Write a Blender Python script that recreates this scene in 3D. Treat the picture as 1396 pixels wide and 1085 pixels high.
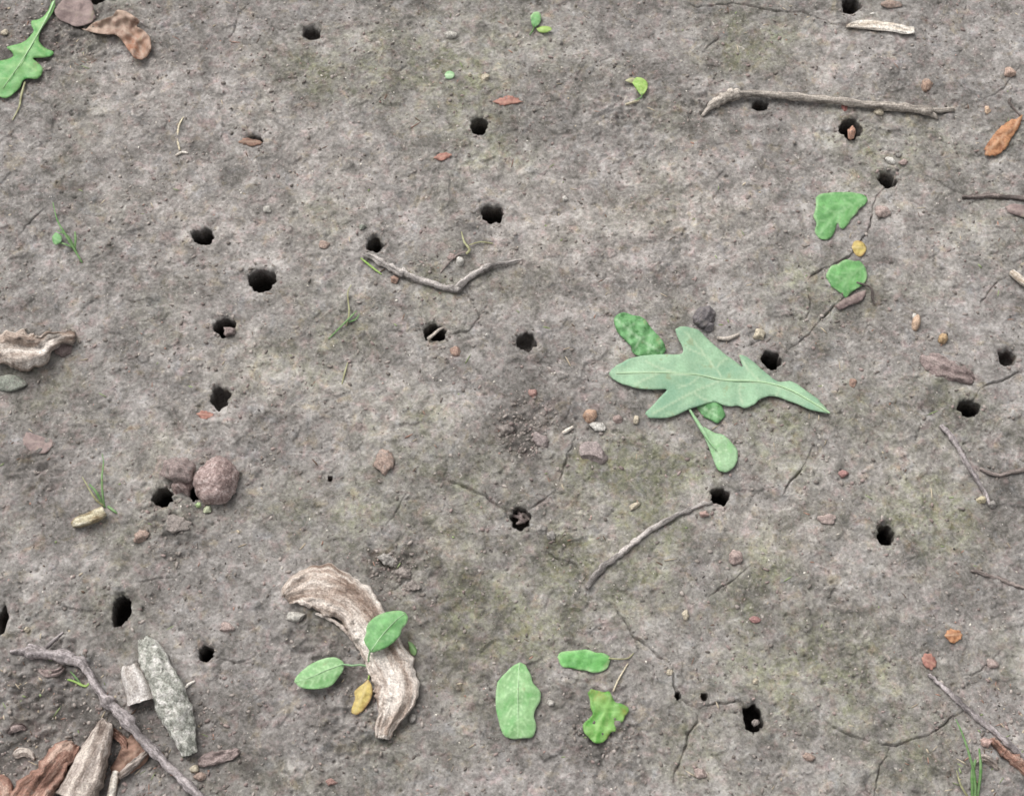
import bpy, math, random
import numpy as np
from mathutils import Vector, geometry
random.seed(7)
R = math.radians
for o in list(bpy.data.objects): bpy.data.objects.remove(o)
scene = bpy.context.scene
col = scene.collection

# ------------------------------------------------------------------ camera
W0, H0 = 1396.0, 1085.0
TILT = R(23); DIST = 0.92; HALF = 0.30            # half of the frame width at the aim point, metres
cam_d = bpy.data.cameras.new('camera'); cam = bpy.data.objects.new('camera', cam_d); col.objects.link(cam)
CAM = Vector((0, -DIST*math.sin(TILT), DIST*math.cos(TILT)))
cam.location = CAM; cam.rotation_euler = (TILT, 0, 0)
cam_d.sensor_width = 36; cam_d.lens = 18*DIST/HALF; cam_d.clip_start = 0.01; cam_d.clip_end = 100
scene.camera = cam
# ------------------------------------------------------------------ overcast daylight
SUN_EL, SUN_AZ = R(52), R(-38)                    # azimuth from +Y (up in the picture) towards -X
world = bpy.data.worlds.new('World'); scene.world = world; world.use_nodes = True
wn = world.node_tree; wn.nodes.clear()
wo = wn.nodes.new('ShaderNodeOutputWorld'); bg = wn.nodes.new('ShaderNodeBackground')
sky = wn.nodes.new('ShaderNodeTexSky'); sky.sky_type = 'NISHITA'; sky.sun_disc = False
sky.sun_elevation = SUN_EL; sky.sun_rotation = SUN_AZ; sky.dust_density = 6; sky.air_density = 1.0
hs = wn.nodes.new('ShaderNodeHueSaturation'); hs.inputs['Saturation'].default_value = 0.10
wn.links.new(sky.outputs[0], hs.inputs['Color']); wn.links.new(hs.outputs[0], bg.inputs[0])
bg.inputs[1].default_value = 0.15
wn.links.new(bg.outputs[0], wo.inputs[0])
sd = bpy.data.lights.new('sun', 'SUN'); sd.energy = 1.25; sd.angle = R(48); sd.color = (1, 0.96, 0.92)
sun = bpy.data.objects.new('sun', sd); col.objects.link(sun)
sv = Vector((math.sin(SUN_AZ)*math.cos(SUN_EL), math.cos(SUN_AZ)*math.cos(SUN_EL), math.sin(SUN_EL)))
sun.rotation_euler = sv.to_track_quat('Z', 'Y').to_euler(); sun.location = sv*3
vs = scene.view_settings; vs.view_transform = 'Standard'; vs.look = 'None'; vs.gamma = 1; vs.exposure = 0.34
scene.render.engine = 'CYCLES'
scene.cycles.filter_width = 1.6
scene.render.resolution_x = 1024; scene.render.resolution_y = 795

# ------------------------------------------------------------------ photo pixel -> point on a level plane
_ct, _st = math.cos(TILT), math.sin(TILT)
def P(px, py, z=0.0):
    u = (px-W0/2)/(W0/2)*HALF/DIST; v = -(py-H0/2)/(W0/2)*HALF/DIST
    dx, dy, dz = u, v*_ct+_st, v*_st-_ct
    t = (z-CAM.z)/dz
    return (CAM.x+dx*t, CAM.y+dy*t)
def PXS(px, py):                                   # metres per pixel at that spot
    return (P(px+5, py)[0]-P(px-5, py)[0])/10

# ------------------------------------------------------------------ noise
def _h(ix, iy, seed):
    n = (ix.astype(np.int64)*374761393 + iy.astype(np.int64)*668265263 + seed*974634777) & 0xffffffff
    n = ((n ^ (n >> 13))*1274126177) & 0xffffffff
    n = (n ^ (n >> 16)) & 0xffff
    return n/65536.0*2*np.pi
def pn(x, y, seed=0):
    x = np.asarray(x, float); y = np.asarray(y, float)
    ix = np.floor(x); iy = np.floor(y); fx = x-ix; fy = y-iy
    ux = fx*fx*fx*(fx*(fx*6-15)+10); uy = fy*fy*fy*(fy*(fy*6-15)+10)
    def g(ax, ay, dx, dy):
        a = _h(ax, ay, seed); return np.cos(a)*dx+np.sin(a)*dy
    a = g(ix, iy, fx, fy); b = g(ix+1, iy, fx-1, fy); c = g(ix, iy+1, fx, fy-1); d = g(ix+1, iy+1, fx-1, fy-1)
    return ((a*(1-ux)+b*ux)*(1-uy)+(c*(1-ux)+d*ux)*uy)*1.5
def sst(a, b, x):
    t = np.clip((x-a)/(b-a), 0, 1); return t*t*(3-2*t)
def seg_dist(x, y, pts):
    best = np.full(np.shape(x), 1e9)
    for (x0, y0), (x1, y1) in zip(pts[:-1], pts[1:]):
        dx, dy = x1-x0, y1-y0; L = dx*dx+dy*dy+1e-12
        t = np.clip(((x-x0)*dx+(y-y0)*dy)/L, 0, 1)
        best = np.minimum(best, np.hypot(x-x0-t*dx, y-y0-t*dy))
    return best

# ------------------------------------------------------------------ relief of the soil
RELIEF = [  # px, py, radius px, height mm (broad humps and hollows)
 (715,580,42,-3.0),(545,765,48,-5.0),(600,745,42,3.5),(235,715,46,3.0),(215,770,70,-2),(560,745,20,3),(500,790,30,-2),
 (250,600,60,2),(40,600,38,-2.5),(120,30,70,-3),(1170,425,26,-4),(790,720,30,2.5),(640,340,40,2),(1290,500,46,2.0),
 (730,830,90,-2.5),(330,760,80,2),(900,330,120,2),(1100,150,90,-2),(1290,1040,80,3),(1200,880,90,-2),(70,520,60,-3),
 (20,1000,70,-3),(150,1000,80,-3),(985,840,60,2),(430,640,60,-2),(800,250,90,-1.5),(480,180,90,1.5),(360,1020,60,-2)]
RW = [(P(a, b), r*PXS(a, b), h*0.001) for a, b, r, h in RELIEF]
def H_low(x, y):
    z = 0.0022*pn(x/0.11, y/0.11, 3) + 0.0014*pn(x/0.045, y/0.045, 4)
    for (cx, cy), r, h in RW: z = z + h*0.55*np.exp(-((x-cx)**2+(y-cy)**2)/(r*r))
    return z
def H_fine(x, y):
    c, s = math.cos(0.5), math.sin(0.5)                # soil smeared along a slant
    a = x*c+y*s; b = -x*s+y*c
    wx = 0.004*pn(x/0.02, y/0.02, 31); wy = 0.004*pn(x/0.02, y/0.02, 32)
    a = a+wx; b = b+wy
    z = 0.0008*pn(a/0.017, b/0.016, 5) + 0.00050*(0.30-np.abs(pn(a/0.0082, b/0.0080, 6)))
    n = pn(a/0.0045, b/0.0044, 7); z = z + 0.00050*n
    z = z + 0.00030*pn(a/0.0026, b/0.0021, 8) + 0.00016*pn(x/0.0013, y/0.0013, 9)
    rough = sst(-0.25, 0.5, pn(x/0.07, y/0.07, 10))
    z = z*(0.48+0.55*rough)
    p = pn(x/0.0044, y/0.0038, 11)                     # small pores
    z = z - 0.0012*sst(0.66, 0.84, p)
    p = pn(x/0.012, y/0.010, 12)
    z = z + 0.0011*sst(0.40, 0.55, p)*(0.6+0.4*rough)  # small clods
    return z
ROUGHS = [(715,580,40),(540,772,38),(240,720,50),(830,1000,60),(50,640,40),(430,870,55),(480,990,60),(60,950,90),(100,40,70),(850,150,50),(960,140,30)]
RG = [(P(a, b), r*PXS(a, b)) for a, b, r in ROUGHS]
def H_clod(x, y):
    m = 0
    for (cx, cy), r in RG: m = m + np.exp(-((x-cx)**2+(y-cy)**2)/(r*r))
    m = np.clip(m, 0, 1)
    return m*(0.0026*pn(x/0.0075, y/0.0060, 21)+0.0014*pn(x/0.0035, y/0.0030, 22))
def HL(px, py, z=0.0):                              # ground point seen at a pixel
    for _ in range(3):
        x, y = P(px, py, z); z = float(H_low(np.array(x), np.array(y)))
    return x, y, z

CRACKS = [  # half-width mm, depth mm, points
 (.7,3.0,[(598,655),(625,660),(645,669),(662,676),(680,690),(697,697),(706,704)]),
 (.55,2.4,[(716,700),(728,690),(745,678),(762,664),(768,640),(775,617),(784,598),(786,580)]),
 (.6,2.6,[(746,750),(756,760),(772,765),(783,768),(795,782),(805,796)]),
 (.65,3.2,[(820,810),(838,830),(852,848),(864,868),(880,880),(896,893),(912,903),(917,918),(918,935),(925,948),(940,961),(955,966)]),
 (.6,3.0,[(955,966),(968,960),(990,957),(1010,955),(1022,968)]),
 (.65,3.2,[(953,968),(952,984),(940,998),(934,1020),(926,1042),(918,1064)]),
 (.65,3.2,[(1108,612),(1098,632),(1086,648),(1072,665),(1064,684)]),
 (.7,3.6,[(1210,252),(1196,268),(1190,285),(1186,308),(1174,330),(1160,349),(1136,361),(1112,372),(1100,384)]),
 (.55,2.8,[(1100,384),(1101,398),(1106,412),(1103,425),(1096,438)]),
 (.6,3.0,[(1156,402),(1140,414),(1122,432),(1108,448),(1092,464),(1074,478)]),
 (.65,3.2,[(1400,506),(1380,512),(1362,521),(1342,527),(1332,536),(1326,548)]),
 (.5,2.4,[(1378,376),(1362,384),(1348,396),(1340,410),(1338,424)]),
 (.55,2.6,[(932,2),(952,9),(975,6),(1000,3),(1030,10),(1060,16),(1095,18),(1118,28),(1140,36),(1152,36)]),
 (.55,2.6,[(1120,982),(1135,990),(1152,1000),(1180,1008),(1205,1016),(1222,1016),(1240,1008),(1262,1004),(1278,996),(1298,978),(1322,966)]),
 (.5,2.2,[(1215,1017),(1203,1040),(1196,1062),(1192,1090)]),
 (.5,2.2,[(60,812),(85,826),(110,834),(140,832)]),(.5,2.2,[(290,893),(318,903),(338,900),(352,890)]),
 (.5,2.2,[(524,720),(536,704),(548,684),(556,672)]),(.45,2.0,[(180,796),(205,790),(236,788),(250,782)]),
 (.6,2.4,[(538,104),(546,96),(556,88)]),(.5,2.0,[(806,85),(820,82),(838,74)]),(.5,2.0,[(757,117),(768,112),(776,108)]),
 (.5,2.2,[(958,70),(970,60),(980,48),(984,38)]),(.45,2.0,[(1250,234),(1275,246),(1300,258),(1322,268)]),
 (.45,2.0,[(960,820),(974,806),(990,798),(1014,780),(1030,764)]),(.5,2.0,[(345,0),(326,22),(318,46),(306,60)]),
 (.45,1.8,[(1172,470),(1186,440),(1200,450),(1218,444)]),(.5,2.0,[(630,384),(655,432),(640,450),(606,460)]),
 (.45,1.8,[(20,330),(34,310),(48,296),(62,284)]),(.45,1.8,[(1370,880),(1350,905),(1330,918),(1300,925)]),
 (.45,1.8,[(565,780),(540,800),(520,812)]),(.45,1.8,[(1046,460),(1020,470),(1008,476)]),
 (.45,1.8,[(240,1028),(270,1040),(300,1034),(325,1020)]),(.4,1.6,[(1395,84),(1370,120),(1340,136),(1310,146)]),
]
CW = []
for hw, dp, pts in CRACKS:
    w = [P(*p) for p in pts]; CW.append((hw*0.001, dp*0.001, w))

# burrow openings: px, py, rx, ry, depth mm, ramp (sloping far lip), seed, label
HOLES = [
 (424,46,13,9,8,.5,1,'shallow burrow hole half choked with crumbs near the top edge, left of centre'),
 (130,-2,13,9,34,.2,2,'black burrow hole cut by the top edge above the brown curled dead leaf'),
 (1159,9,13,12,36,.2,3,'black burrow hole at the top edge just above the cream wood chip'),
 (653,172,12,13,36,.25,4,'rounded black burrow hole below the red leaf flake in the upper middle'),
 (1036,143,11,8,34,.1,5,'small black burrow hole half under the long straight twig'),
 (1160,174,16,15,36,.2,6,'black burrow hole with an orange pebble lying in its mouth'),
 (1210,245,13,11,34,.8,7,'black burrow hole under a white grain, a crack running down from it'),
 (672,293,15,13,36,.35,8,'wide black burrow hole above the small white pebble and the crooked twig'),
 (278,323,15,12,36,.2,9,'ragged black burrow hole, upper of the two near each other at left'),
 (358,382,18,16,40,.25,10,'largest black burrow hole, left of the crooked forked twig'),
 (511,334,11,11,32,.5,11,'black burrow hole touching the left end of the crooked forked twig'),
 (307,445,14,13,34,.2,12,'black burrow hole with a pink crumb on its right rim'),
 (592,455,15,12,30,.2,13,'black burrow hole crossed by a short pale straw'),
 (718,466,13,13,8,.1,14,'round burrow hole with a visible crumbly floor, left of the big lobed leaf'),
 (300,542,13,15,11,.3,15,'burrow hole with an earthy floor just above a red flake'),
 (1052,489,14,13,34,.2,16,'black burrow hole between the cream pebble and the big lobed leaf'),
 (1373,488,12,12,13,.6,17,'dark burrow hole near the right edge right of the mauve bark fragment'),
 (1320,557,15,12,30,.2,18,'black burrow hole on a crack above the slanted grey twig at right'),
 (223,679,14,12,36,.15,19,'black burrow hole left of the mauve clod and the round wrinkled gall'),
 (267,672,9,12,28,.1,20,'narrow black burrow gap squeezed between the mauve clod and the round gall'),
 (981,676,13,12,36,.2,21,'black burrow hole at the upper end of the slanting bent twig'),
 (710,706,14,14,14,.1,22,'burrow hole plugged with brown fibres at the end of a crack'),
 (1208,729,12,14,34,.9,23,'oval black burrow hole with a sloping far lip at lower right'),
 (165,830,13,20,34,.3,24,'tall ragged black burrow hole above the pale bark pieces'),
 (3,846,7,17,34,.2,25,'black burrow hole cut by the left edge of the view'),
 (281,890,10,10,36,.1,26,'small round black burrow hole right of the pale bark strip'),
 (1027,979,14,17,28,.3,27,'black burrow hole with a crumb inside at the end of a crack near the bottom'),
 (346,189,12,7,26,.3,28,'narrow dark burrow hole with a brown flake on its lower lip'),
 (924,948,4,4.5,10,.1,29,'tiny dark pit on the branching crack, left one of a pair'),
 (960,949,4.5,4.5,7,.2,30,'tiny shallow dark pit right of the branching crack, right one of a pair'),
 (450,652,3.4,3.4,9,.1,31,'tiny solitary dark pit in bare soil right of the round wrinkled gall'),
]
# ------------------------------------------------------------------ materials
def N(nt, t, **kw):
    n = nt.nodes.new(t)
    for k, v in kw.items(): setattr(n, k, v)
    return n
def ramp(nt, fac, stops):
    r = N(nt, 'ShaderNodeValToRGB'); e = r.color_ramp.elements
    e[0].position, e[0].color = stops[0][0], (*stops[0][1], 1) if len(stops[0][1]) == 3 else stops[0][1]
    e[1].position, e[1].color = stops[-1][0], (*stops[-1][1], 1)
    for p, c in stops[1:-1]:
        x = e.new(p); x.color = (*c, 1)
    nt.links.new(fac, r.inputs[0]); return r.outputs[0]
def noise(nt, vec, scale, detail=4, rough=0.6, dist=0.0):
    n = N(nt, 'ShaderNodeTexNoise'); n.inputs['Scale'].default_value = scale; n.inputs['Detail'].default_value = detail
    n.inputs['Roughness'].default_value = rough; n.inputs['Distortion'].default_value = dist
    nt.links.new(vec, n.inputs['Vector']); return n.outputs['Fac']
def mix(nt, fac, a, b, mode='MIX'):
    m = N(nt, 'ShaderNodeMix', data_type='RGBA', blend_type=mode)
    for s, v in ((m.inputs[0], fac), (m.inputs[6], a), (m.inputs[7], b)):
        if isinstance(v, (int, float)): s.default_value = v
        elif isinstance(v, tuple): s.default_value = (*v, 1)
        else: nt.links.new(v, s)
    return m.outputs[2]
def mathn(nt, op, a, b=0.0, clamp=False):
    m = N(nt, 'ShaderNodeMath', operation=op, use_clamp=clamp)
    for s, v in ((m.inputs[0], a), (m.inputs[1], b)):
        if isinstance(v, (int, float)): s.default_value = v
        else: nt.links.new(v, s)
    return m.outputs[0]
def base_mat(name, rough=0.9, spec=0.2):
    m = bpy.data.materials.new(name); m.use_nodes = True; nt = m.node_tree
    b = nt.nodes['Principled BSDF']; b.inputs['Roughness'].default_value = rough
    b.inputs['Specular IOR Level'].default_value = spec
    return m, nt, b
def bump(nt, b, h, dist, strength=1.0):
    n = N(nt, 'ShaderNodeBump'); n.inputs['Distance'].default_value = dist; n.inputs['Strength'].default_value = strength
    nt.links.new(h, n.inputs['Height']); nt.links.new(n.outputs[0], b.inputs['Normal'])

def soil_material():
    m, nt, b = base_mat('soil', 0.92, 0.15)
    g = N(nt, 'ShaderNodeNewGeometry').outputs['Position']
    mp = N(nt, 'ShaderNodeMapping'); mp.inputs['Rotation'].default_value = (0, 0, -0.5); mp.inputs['Scale'].default_value = (0.95, 1.0, 1)
    nt.links.new(g, mp.inputs[0]); s = mp.outputs[0]
    n1 = noise(nt, s, 60, 4, 0.65, 0.8)       # broad
    n2 = noise(nt, s, 170, 5, 0.7, 0.8)     # clods
    n3 = noise(nt, s, 560, 3, 0.7, 0.3)           # grain
    a = mathn(nt, 'MULTIPLY', n1, 0.32); c = mathn(nt, 'MULTIPLY', n2, 0.38); d = mathn(nt, 'MULTIPLY', n3, 0.32)
    f = mathn(nt, 'ADD', mathn(nt, 'ADD', a, c), d)
    n0 = noise(nt, s, 22, 3, 0.6, 0.5)
    f = mathn(nt, 'ADD', f, mathn(nt, 'MULTIPLY', mathn(nt, 'SUBTRACT', n0, 0.5), 0.30))
    basec = ramp(nt, f, [(0.37, (0.088, 0.082, 0.075)), (0.45, (0.149, 0.140, 0.130)), (0.50, (0.204, 0.191, 0.179)), (0.555, (0.270, 0.254, 0.240)), (0.65, (0.405, 0.384, 0.366))])
    # pinkish and mauve grains, ochre grains
    hue = noise(nt, g, 130, 4, 0.7, 0.5)
    pk = ramp(nt, hue, [(0.52, (0, 0, 0)), (0.68, (1, 1, 1))])
    c1 = mix(nt, mathn(nt, 'MULTIPLY', pk, 0.6), basec, mix(nt, 1.0, basec, (1.16, 0.93, 0.95), 'MULTIPLY'))
    hue2 = noise(nt, g, 97, 4, 0.7, 0.5)
    oc = ramp(nt, hue2, [(0.56, (0, 0, 0)), (0.70, (1, 1, 1))])
    c1 = mix(nt, mathn(nt, 'MULTIPLY', oc, 0.6), c1, mix(nt, 1.0, c1, (1.12, 1.02, 0.78), 'MULTIPLY'))
    hue3 = noise(nt, g, 75, 4, 0.7, 0.5)
    bl = ramp(nt, hue3, [(0.56, (0, 0, 0)), (0.70, (1, 1, 1))])
    c1 = mix(nt, mathn(nt, 'MULTIPLY', bl, 0.6), c1, mix(nt, 1.0, c1, (0.93, 0.99, 1.07), 'MULTIPLY'))
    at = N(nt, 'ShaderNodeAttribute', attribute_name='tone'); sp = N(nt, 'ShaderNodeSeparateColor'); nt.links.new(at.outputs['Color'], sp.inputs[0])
    # moist soil patches, and shade painted inside the burrows
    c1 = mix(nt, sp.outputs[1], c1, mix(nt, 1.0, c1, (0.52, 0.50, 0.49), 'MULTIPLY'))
    # dry pale crust
    c1 = mix(nt, sp.outputs[2], c1, mix(nt, 1.0, c1, (1.28, 1.26, 1.24), 'MULTIPLY'))
    # thin algae and moss film
    mn = noise(nt, g, 210, 4, 0.75, 0.3)
    mf = mathn(nt, 'MULTIPLY', sp.outputs[0], ramp(nt, mn, [(0.36, (0.1, 0.1, 0.1)), (0.62, (1, 1, 1))]))
    c1 = mix(nt, mf, c1, mix(nt, 1.0, c1, (0.87, 0.94, 0.68), 'MULTIPLY'))
    # dark and pale specks
    v = noise(nt, g, 430, 2, 0.5)
    c1 = mix(nt, mathn(nt, 'MULTIPLY', ramp(nt, v, [(0.66, (0, 0, 0)), (0.74, (1, 1, 1))]), 0.75), c1, (0.045, 0.038, 0.034))
    v2 = noise(nt, g, 330, 2, 0.5)
    c1 = mix(nt, mathn(nt, 'MULTIPLY', ramp(nt, v2, [(0.68, (0, 0, 0)), (0.76, (1, 1, 1))]), 0.6), c1, (0.50, 0.46, 0.42))
    nt.links.new(c1, b.inputs['Base Color'])
    h = mathn(nt, 'ADD', mathn(nt, 'MULTIPLY', n3, 0.6), mathn(nt, 'MULTIPLY', noise(nt, g, 1500, 3, 0.7), 0.4))
    bump(nt, b, h, 0.0011, 0.8)
    return m
SOIL = soil_material()

def mottled(name, stops, scale=200, bscale=600, bd=0.0004, rough=0.8, spec=0.25, attr=False, detail=5, dist=0.4, dark=0.35, dirt=(0.17, 0.15, 0.13)):
    m, nt, b = base_mat(name, rough, spec)
    if attr:
        a = N(nt, 'ShaderNodeAttribute', attribute_name='grain'); vec = a.outputs['Vector']
    else:
        vec = N(nt, 'ShaderNodeTexCoord').outputs['Object']
    n = noise(nt, vec, scale, detail, 0.65, dist)
    c = ramp(nt, n, [(0.5+(p-0.5)*0.62, q) for p, q in stops])
    ob = N(nt, 'ShaderNodeTexCoord').outputs['Object']
    f1 = noise(nt, ob, 900, 3, 0.7); f2 = noise(nt, ob, 330, 4, 0.7, 0.5)
    c = mix(nt, 1.0, c, ramp(nt, f1, [(0.36, (0.66, 0.64, 0.62)), (0.5, (1, 1, 1)), (0.64, (1.3, 1.3, 1.28))]), 'MULTIPLY')
    if dark: c = mix(nt, mathn(nt, 'MULTIPLY', ramp(nt, f2, [(0.53, (0, 0, 0)), (0.62, (1, 1, 1))]), dark), c, dirt)
    nt.links.new(c, b.inputs['Base Color'])
    bump(nt, b, mathn(nt, 'ADD', noise(nt, vec, bscale, 4, 0.65), mathn(nt, 'MULTIPLY', f1, 0.35)), bd*1.7, 0.9)
    return m
def duo(name, c, k=0.62, j=1.35, **kw):
    lo = tuple(x*k for x in c); hi = tuple(min(x*j, 0.9) for x in c)
    return mottled(name, [(0.33, lo), (0.5, c), (0.67, hi)], **kw)
def leaf_material(name, c, vein, dark=None, scale=90, spot=None, rough=0.5):
    m, nt, b = base_mat(name, rough, 0.35)
    vec = N(nt, 'ShaderNodeTexCoord').outputs['Object']
    n = noise(nt, vec, scale, 5, 0.65, 0.3)
    dk = dark or tuple(x*0.72 for x in c)
    cc = ramp(nt, n, [(0.38, dk), (0.51, c), (0.62, tuple(min(1, x*1.22) for x in c))])
    cc = mix(nt, 1.0, cc, ramp(nt, noise(nt, vec, 800, 3, 0.7), [(0.36, (0.90, 0.91, 0.90)), (0.64, (1.08, 1.06, 1.09))]), 'MULTIPLY')
    vo = N(nt, 'ShaderNodeTexVoronoi', feature='DISTANCE_TO_EDGE'); vo.inputs['Scale'].default_value = 330; nt.links.new(vec, vo.inputs['Vector'])
    cc = mix(nt, mathn(nt, 'MULTIPLY', ramp(nt, vo.outputs['Distance'], [(0.0, (1, 1, 1)), (0.10, (0, 0, 0))]), 0.12), cc, vein)
    bs = noise(nt, vec, 120, 3, 0.6)
    cc = mix(nt, mathn(nt, 'MULTIPLY', ramp(nt, bs, [(0.64, (0, 0, 0)), (0.70, (1, 1, 1))]), 0.45), cc, (0.25, 0.26, 0.13))
    a = N(nt, 'ShaderNodeAttribute', attribute_name='vein')
    sp = N(nt, 'ShaderNodeSeparateColor'); nt.links.new(a.outputs['Color'], sp.inputs[0])
    if spot:
        s2 = noise(nt, vec, 160, 4, 0.7, 0.5)
        ee = mathn(nt, 'MULTIPLY', sp.outputs[1], ramp(nt, s2, [(0.40, (0, 0, 0)), (0.6, (1, 1, 1))]))
        cc = mix(nt, ee, cc, spot)
    cc = mix(nt, mathn(nt, 'MULTIPLY', sp.outputs[0], 0.75), cc, vein)
    nt.links.new(cc, b.inputs['Base Color'])
    bump(nt, b, noise(nt, vec, 300, 3, 0.6), 0.0003, 0.5)
    tr = N(nt, 'ShaderNodeBsdfTranslucent'); nt.links.new(cc, tr.inputs[0])
    mx = N(nt, 'ShaderNodeMixShader'); mx.inputs[0].default_value = 0.15
    out = nt.nodes['Material Output']
    nt.links.new(b.outputs[0], mx.inputs[1]); nt.links.new(tr.outputs[0], mx.inputs[2]); nt.links.new(mx.outputs[0], out.inputs[0])
    return m
M = {}
M['mint'] = leaf_material('pale_leaf_underside', (0.25, 0.395, 0.25), (0.46, 0.56, 0.38), (0.205, 0.365, 0.235), 60)
M['green'] = leaf_material('fresh_green_leaf', (0.13, 0.325, 0.105), (0.25, 0.43, 0.20), (0.095, 0.26, 0.08), 150, spot=(0.30, 0.46, 0.24))
M['crumple'] = leaf_material('crumpled_green_leaf', (0.12, 0.29, 0.11), (0.34, 0.50, 0.30), (0.055, 0.18, 0.05), 260)
M['oak'] = leaf_material('bright_green_leaf', (0.16, 0.35, 0.12), (0.34, 0.52, 0.22), (0.10, 0.33, 0.085), 120)
M['palegreen'] = leaf_material('pale_green_leaf', (0.21, 0.38, 0.165), (0.42, 0.62, 0.34), (0.15, 0.37, 0.12), 110, spot=(0.34, 0.52, 0.28))
M['spatula'] = leaf_material('soft_green_leaf', (0.28, 0.44, 0.25), (0.50, 0.66, 0.42), (0.23, 0.44, 0.20), 110)
M['edgegreen'] = leaf_material('pale_edged_leaf', (0.12, 0.34, 0.09), (0.14, 0.36, 0.10), (0.08, 0.27, 0.06), 190, spot=(0.34, 0.55, 0.26))
M['browning'] = leaf_material('browning_leaf', (0.17, 0.34, 0.09), (0.26, 0.48, 0.14), (0.10, 0.30, 0.05), 170, spot=(0.30, 0.24, 0.05))
M['rib'] = leaf_material('leaf_rib', (0.40, 0.58, 0.34), (0.4, 0.58, 0.34), (0.36, 0.54, 0.30), 90)
M['yellow'] = leaf_material('yellow_leaf', (0.50, 0.40, 0.13), (0.56, 0.46, 0.22), (0.38, 0.28, 0.08), 260, spot=(0.33, 0.20, 0.09))
M['yellowgreen'] = leaf_material('yellow_green_leaf', (0.27, 0.40, 0.11), (0.40, 0.56, 0.18), (0.20, 0.38, 0.05), 200)
M['blade'] = leaf_material('grass_blade', (0.16, 0.27, 0.11), (0.30, 0.46, 0.2), (0.10, 0.24, 0.06), 200)
M['drygrass'] = leaf_material('dry_grass', (0.33, 0.33, 0.18), (0.4, 0.4, 0.25), (0.24, 0.22, 0.11), 200)
M['deadpink'] = leaf_material('dull_pink_dead_leaf', (0.255, 0.195, 0.18), (0.36, 0.29, 0.26), (0.17, 0.125, 0.118), 150, rough=0.75)
M['deadtan'] = leaf_material('tan_dead_leaf', (0.36, 0.265, 0.205), (0.46, 0.36, 0.29), (0.24, 0.15, 0.11), 150, spot=(0.30, 0.135, 0.075), rough=0.6)
M['deadorange'] = leaf_material('orange_dead_leaf', (0.40, 0.20, 0.10), (0.52, 0.34, 0.22), (0.24, 0.10, 0.045), 260, rough=0.6)
M['deadbrown'] = leaf_material('brown_dead_leaf', (0.24, 0.145, 0.105), (0.34, 0.24, 0.18), (0.13, 0.075, 0.055), 190, rough=0.7)
tw = dict(attr=True, scale=260, bscale=700, bd=0.0005)
M['twig'] = duo('grey_twig_bark', (0.31, 0.285, 0.27), .45, 1.6, **tw)
M['twigtan'] = duo('tan_twig_bark', (0.335, 0.30, 0.265), .5, 1.5, **tw)
M['twigmauve'] = duo('mauve_twig_bark', (0.285, 0.255, 0.255), .5, 1.6, **tw)
M['twigdark'] = duo('dark_twig_bark', (0.15, 0.125, 0.115), .5, 1.7, **tw)
M['drift'] = mottled('weathered_wood', [(0.30, (0.20, 0.145, 0.115)), (0.40, (0.35, 0.28, 0.235)), (0.50, (0.47, 0.40, 0.35)), (0.66, (0.69, 0.63, 0.575))], scale=110, bscale=360, bd=0.0014, attr=True)
M['lichen'] = mottled('lichen_bark', [(0.30, (0.20, 0.205, 0.18)), (0.42, (0.31, 0.315, 0.28)), (0.52, (0.42, 0.42, 0.38)), (0.68, (0.62, 0.60, 0.57))], scale=210, bscale=420, bd=0.0014)
M['palebark'] = mottled('pale_bark', [(0.30, (0.25, 0.22, 0.20)), (0.48, (0.43, 0.395, 0.37)), (0.66, (0.56, 0.53, 0.51))], scale=170, bscale=520, bd=0.0009, attr=True)
M['redwood'] = mottled('reddish_rotten_wood', [(0.30, (0.085, 0.045, 0.032)), (0.46, (0.26, 0.145, 0.11)), (0.58, (0.34, 0.205, 0.16)), (0.70, (0.46, 0.33, 0.27))], scale=170, bscale=420, bd=0.0016, attr=True)
M['branch'] = mottled('grey_brown_branch', [(0.30, (0.13, 0.10, 0.085)), (0.46, (0.27, 0.225, 0.195)), (0.56, (0.36, 0.31, 0.28)), (0.70, (0.52, 0.46, 0.41))], scale=170, bscale=420, bd=0.0011, attr=True)
M['chip'] = mottled('cream_wood_chip', [(0.30, (0.40, 0.33, 0.26)), (0.45, (0.60, 0.54, 0.47)), (0.66, (0.78, 0.74, 0.68))], scale=200, bscale=500, bd=0.0006, attr=True)
M['straw'] = duo('straw', (0.55, 0.49, 0.36), .75, 1.25, attr=True, scale=200, bscale=600, bd=0.0002)
M['gall'] = mottled('wrinkled_gall', [(0.32, (0.20, 0.145, 0.135)), (0.46, (0.285, 0.215, 0.20)), (0.58, (0.345, 0.27, 0.255)), (0.70, (0.45, 0.37, 0.35))], scale=150, bscale=430, bd=0.0006, dist=2.0, dark=.15)
M['barkfrag'] = mottled('mauve_bark', [(0.32, (0.145, 0.11, 0.105)), (0.5, (0.235, 0.185, 0.175)), (0.68, (0.34, 0.275, 0.26))], scale=210, bscale=480, bd=0.0012, attr=True)
def stone(name, c, **kw):
    if name not in M: M[name] = duo(name, tuple(0.66*q+0.34*w for q, w in zip(c, (.22, .2, .185))), .75, 1.2, dark=.7, dirt=(.20, .18, .165), scale=260, bscale=900, bd=0.0003, rough=0.7, **kw)
    return M[name]
STC = dict(cream=(0.58,0.51,0.38), white=(0.70,0.68,0.63), pink=(0.38,0.28,0.255), orange=(0.50,0.24,0.14), red=(0.38,0.11,0.09), mauve=(0.29,0.235,0.23),
           slate=(0.085,0.078,0.092), grey=(0.30,0.285,0.265), greengrey=(0.23,0.26,0.215), peach=(0.58,0.40,0.27), soilclod=(0.25,0.215,0.195), brown=(0.22,0.13,0.09), pinkclod=(0.26,0.195,0.185), lime=(0.42,0.60,0.26))
for k, c in STC.items(): stone(k, c)

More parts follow.
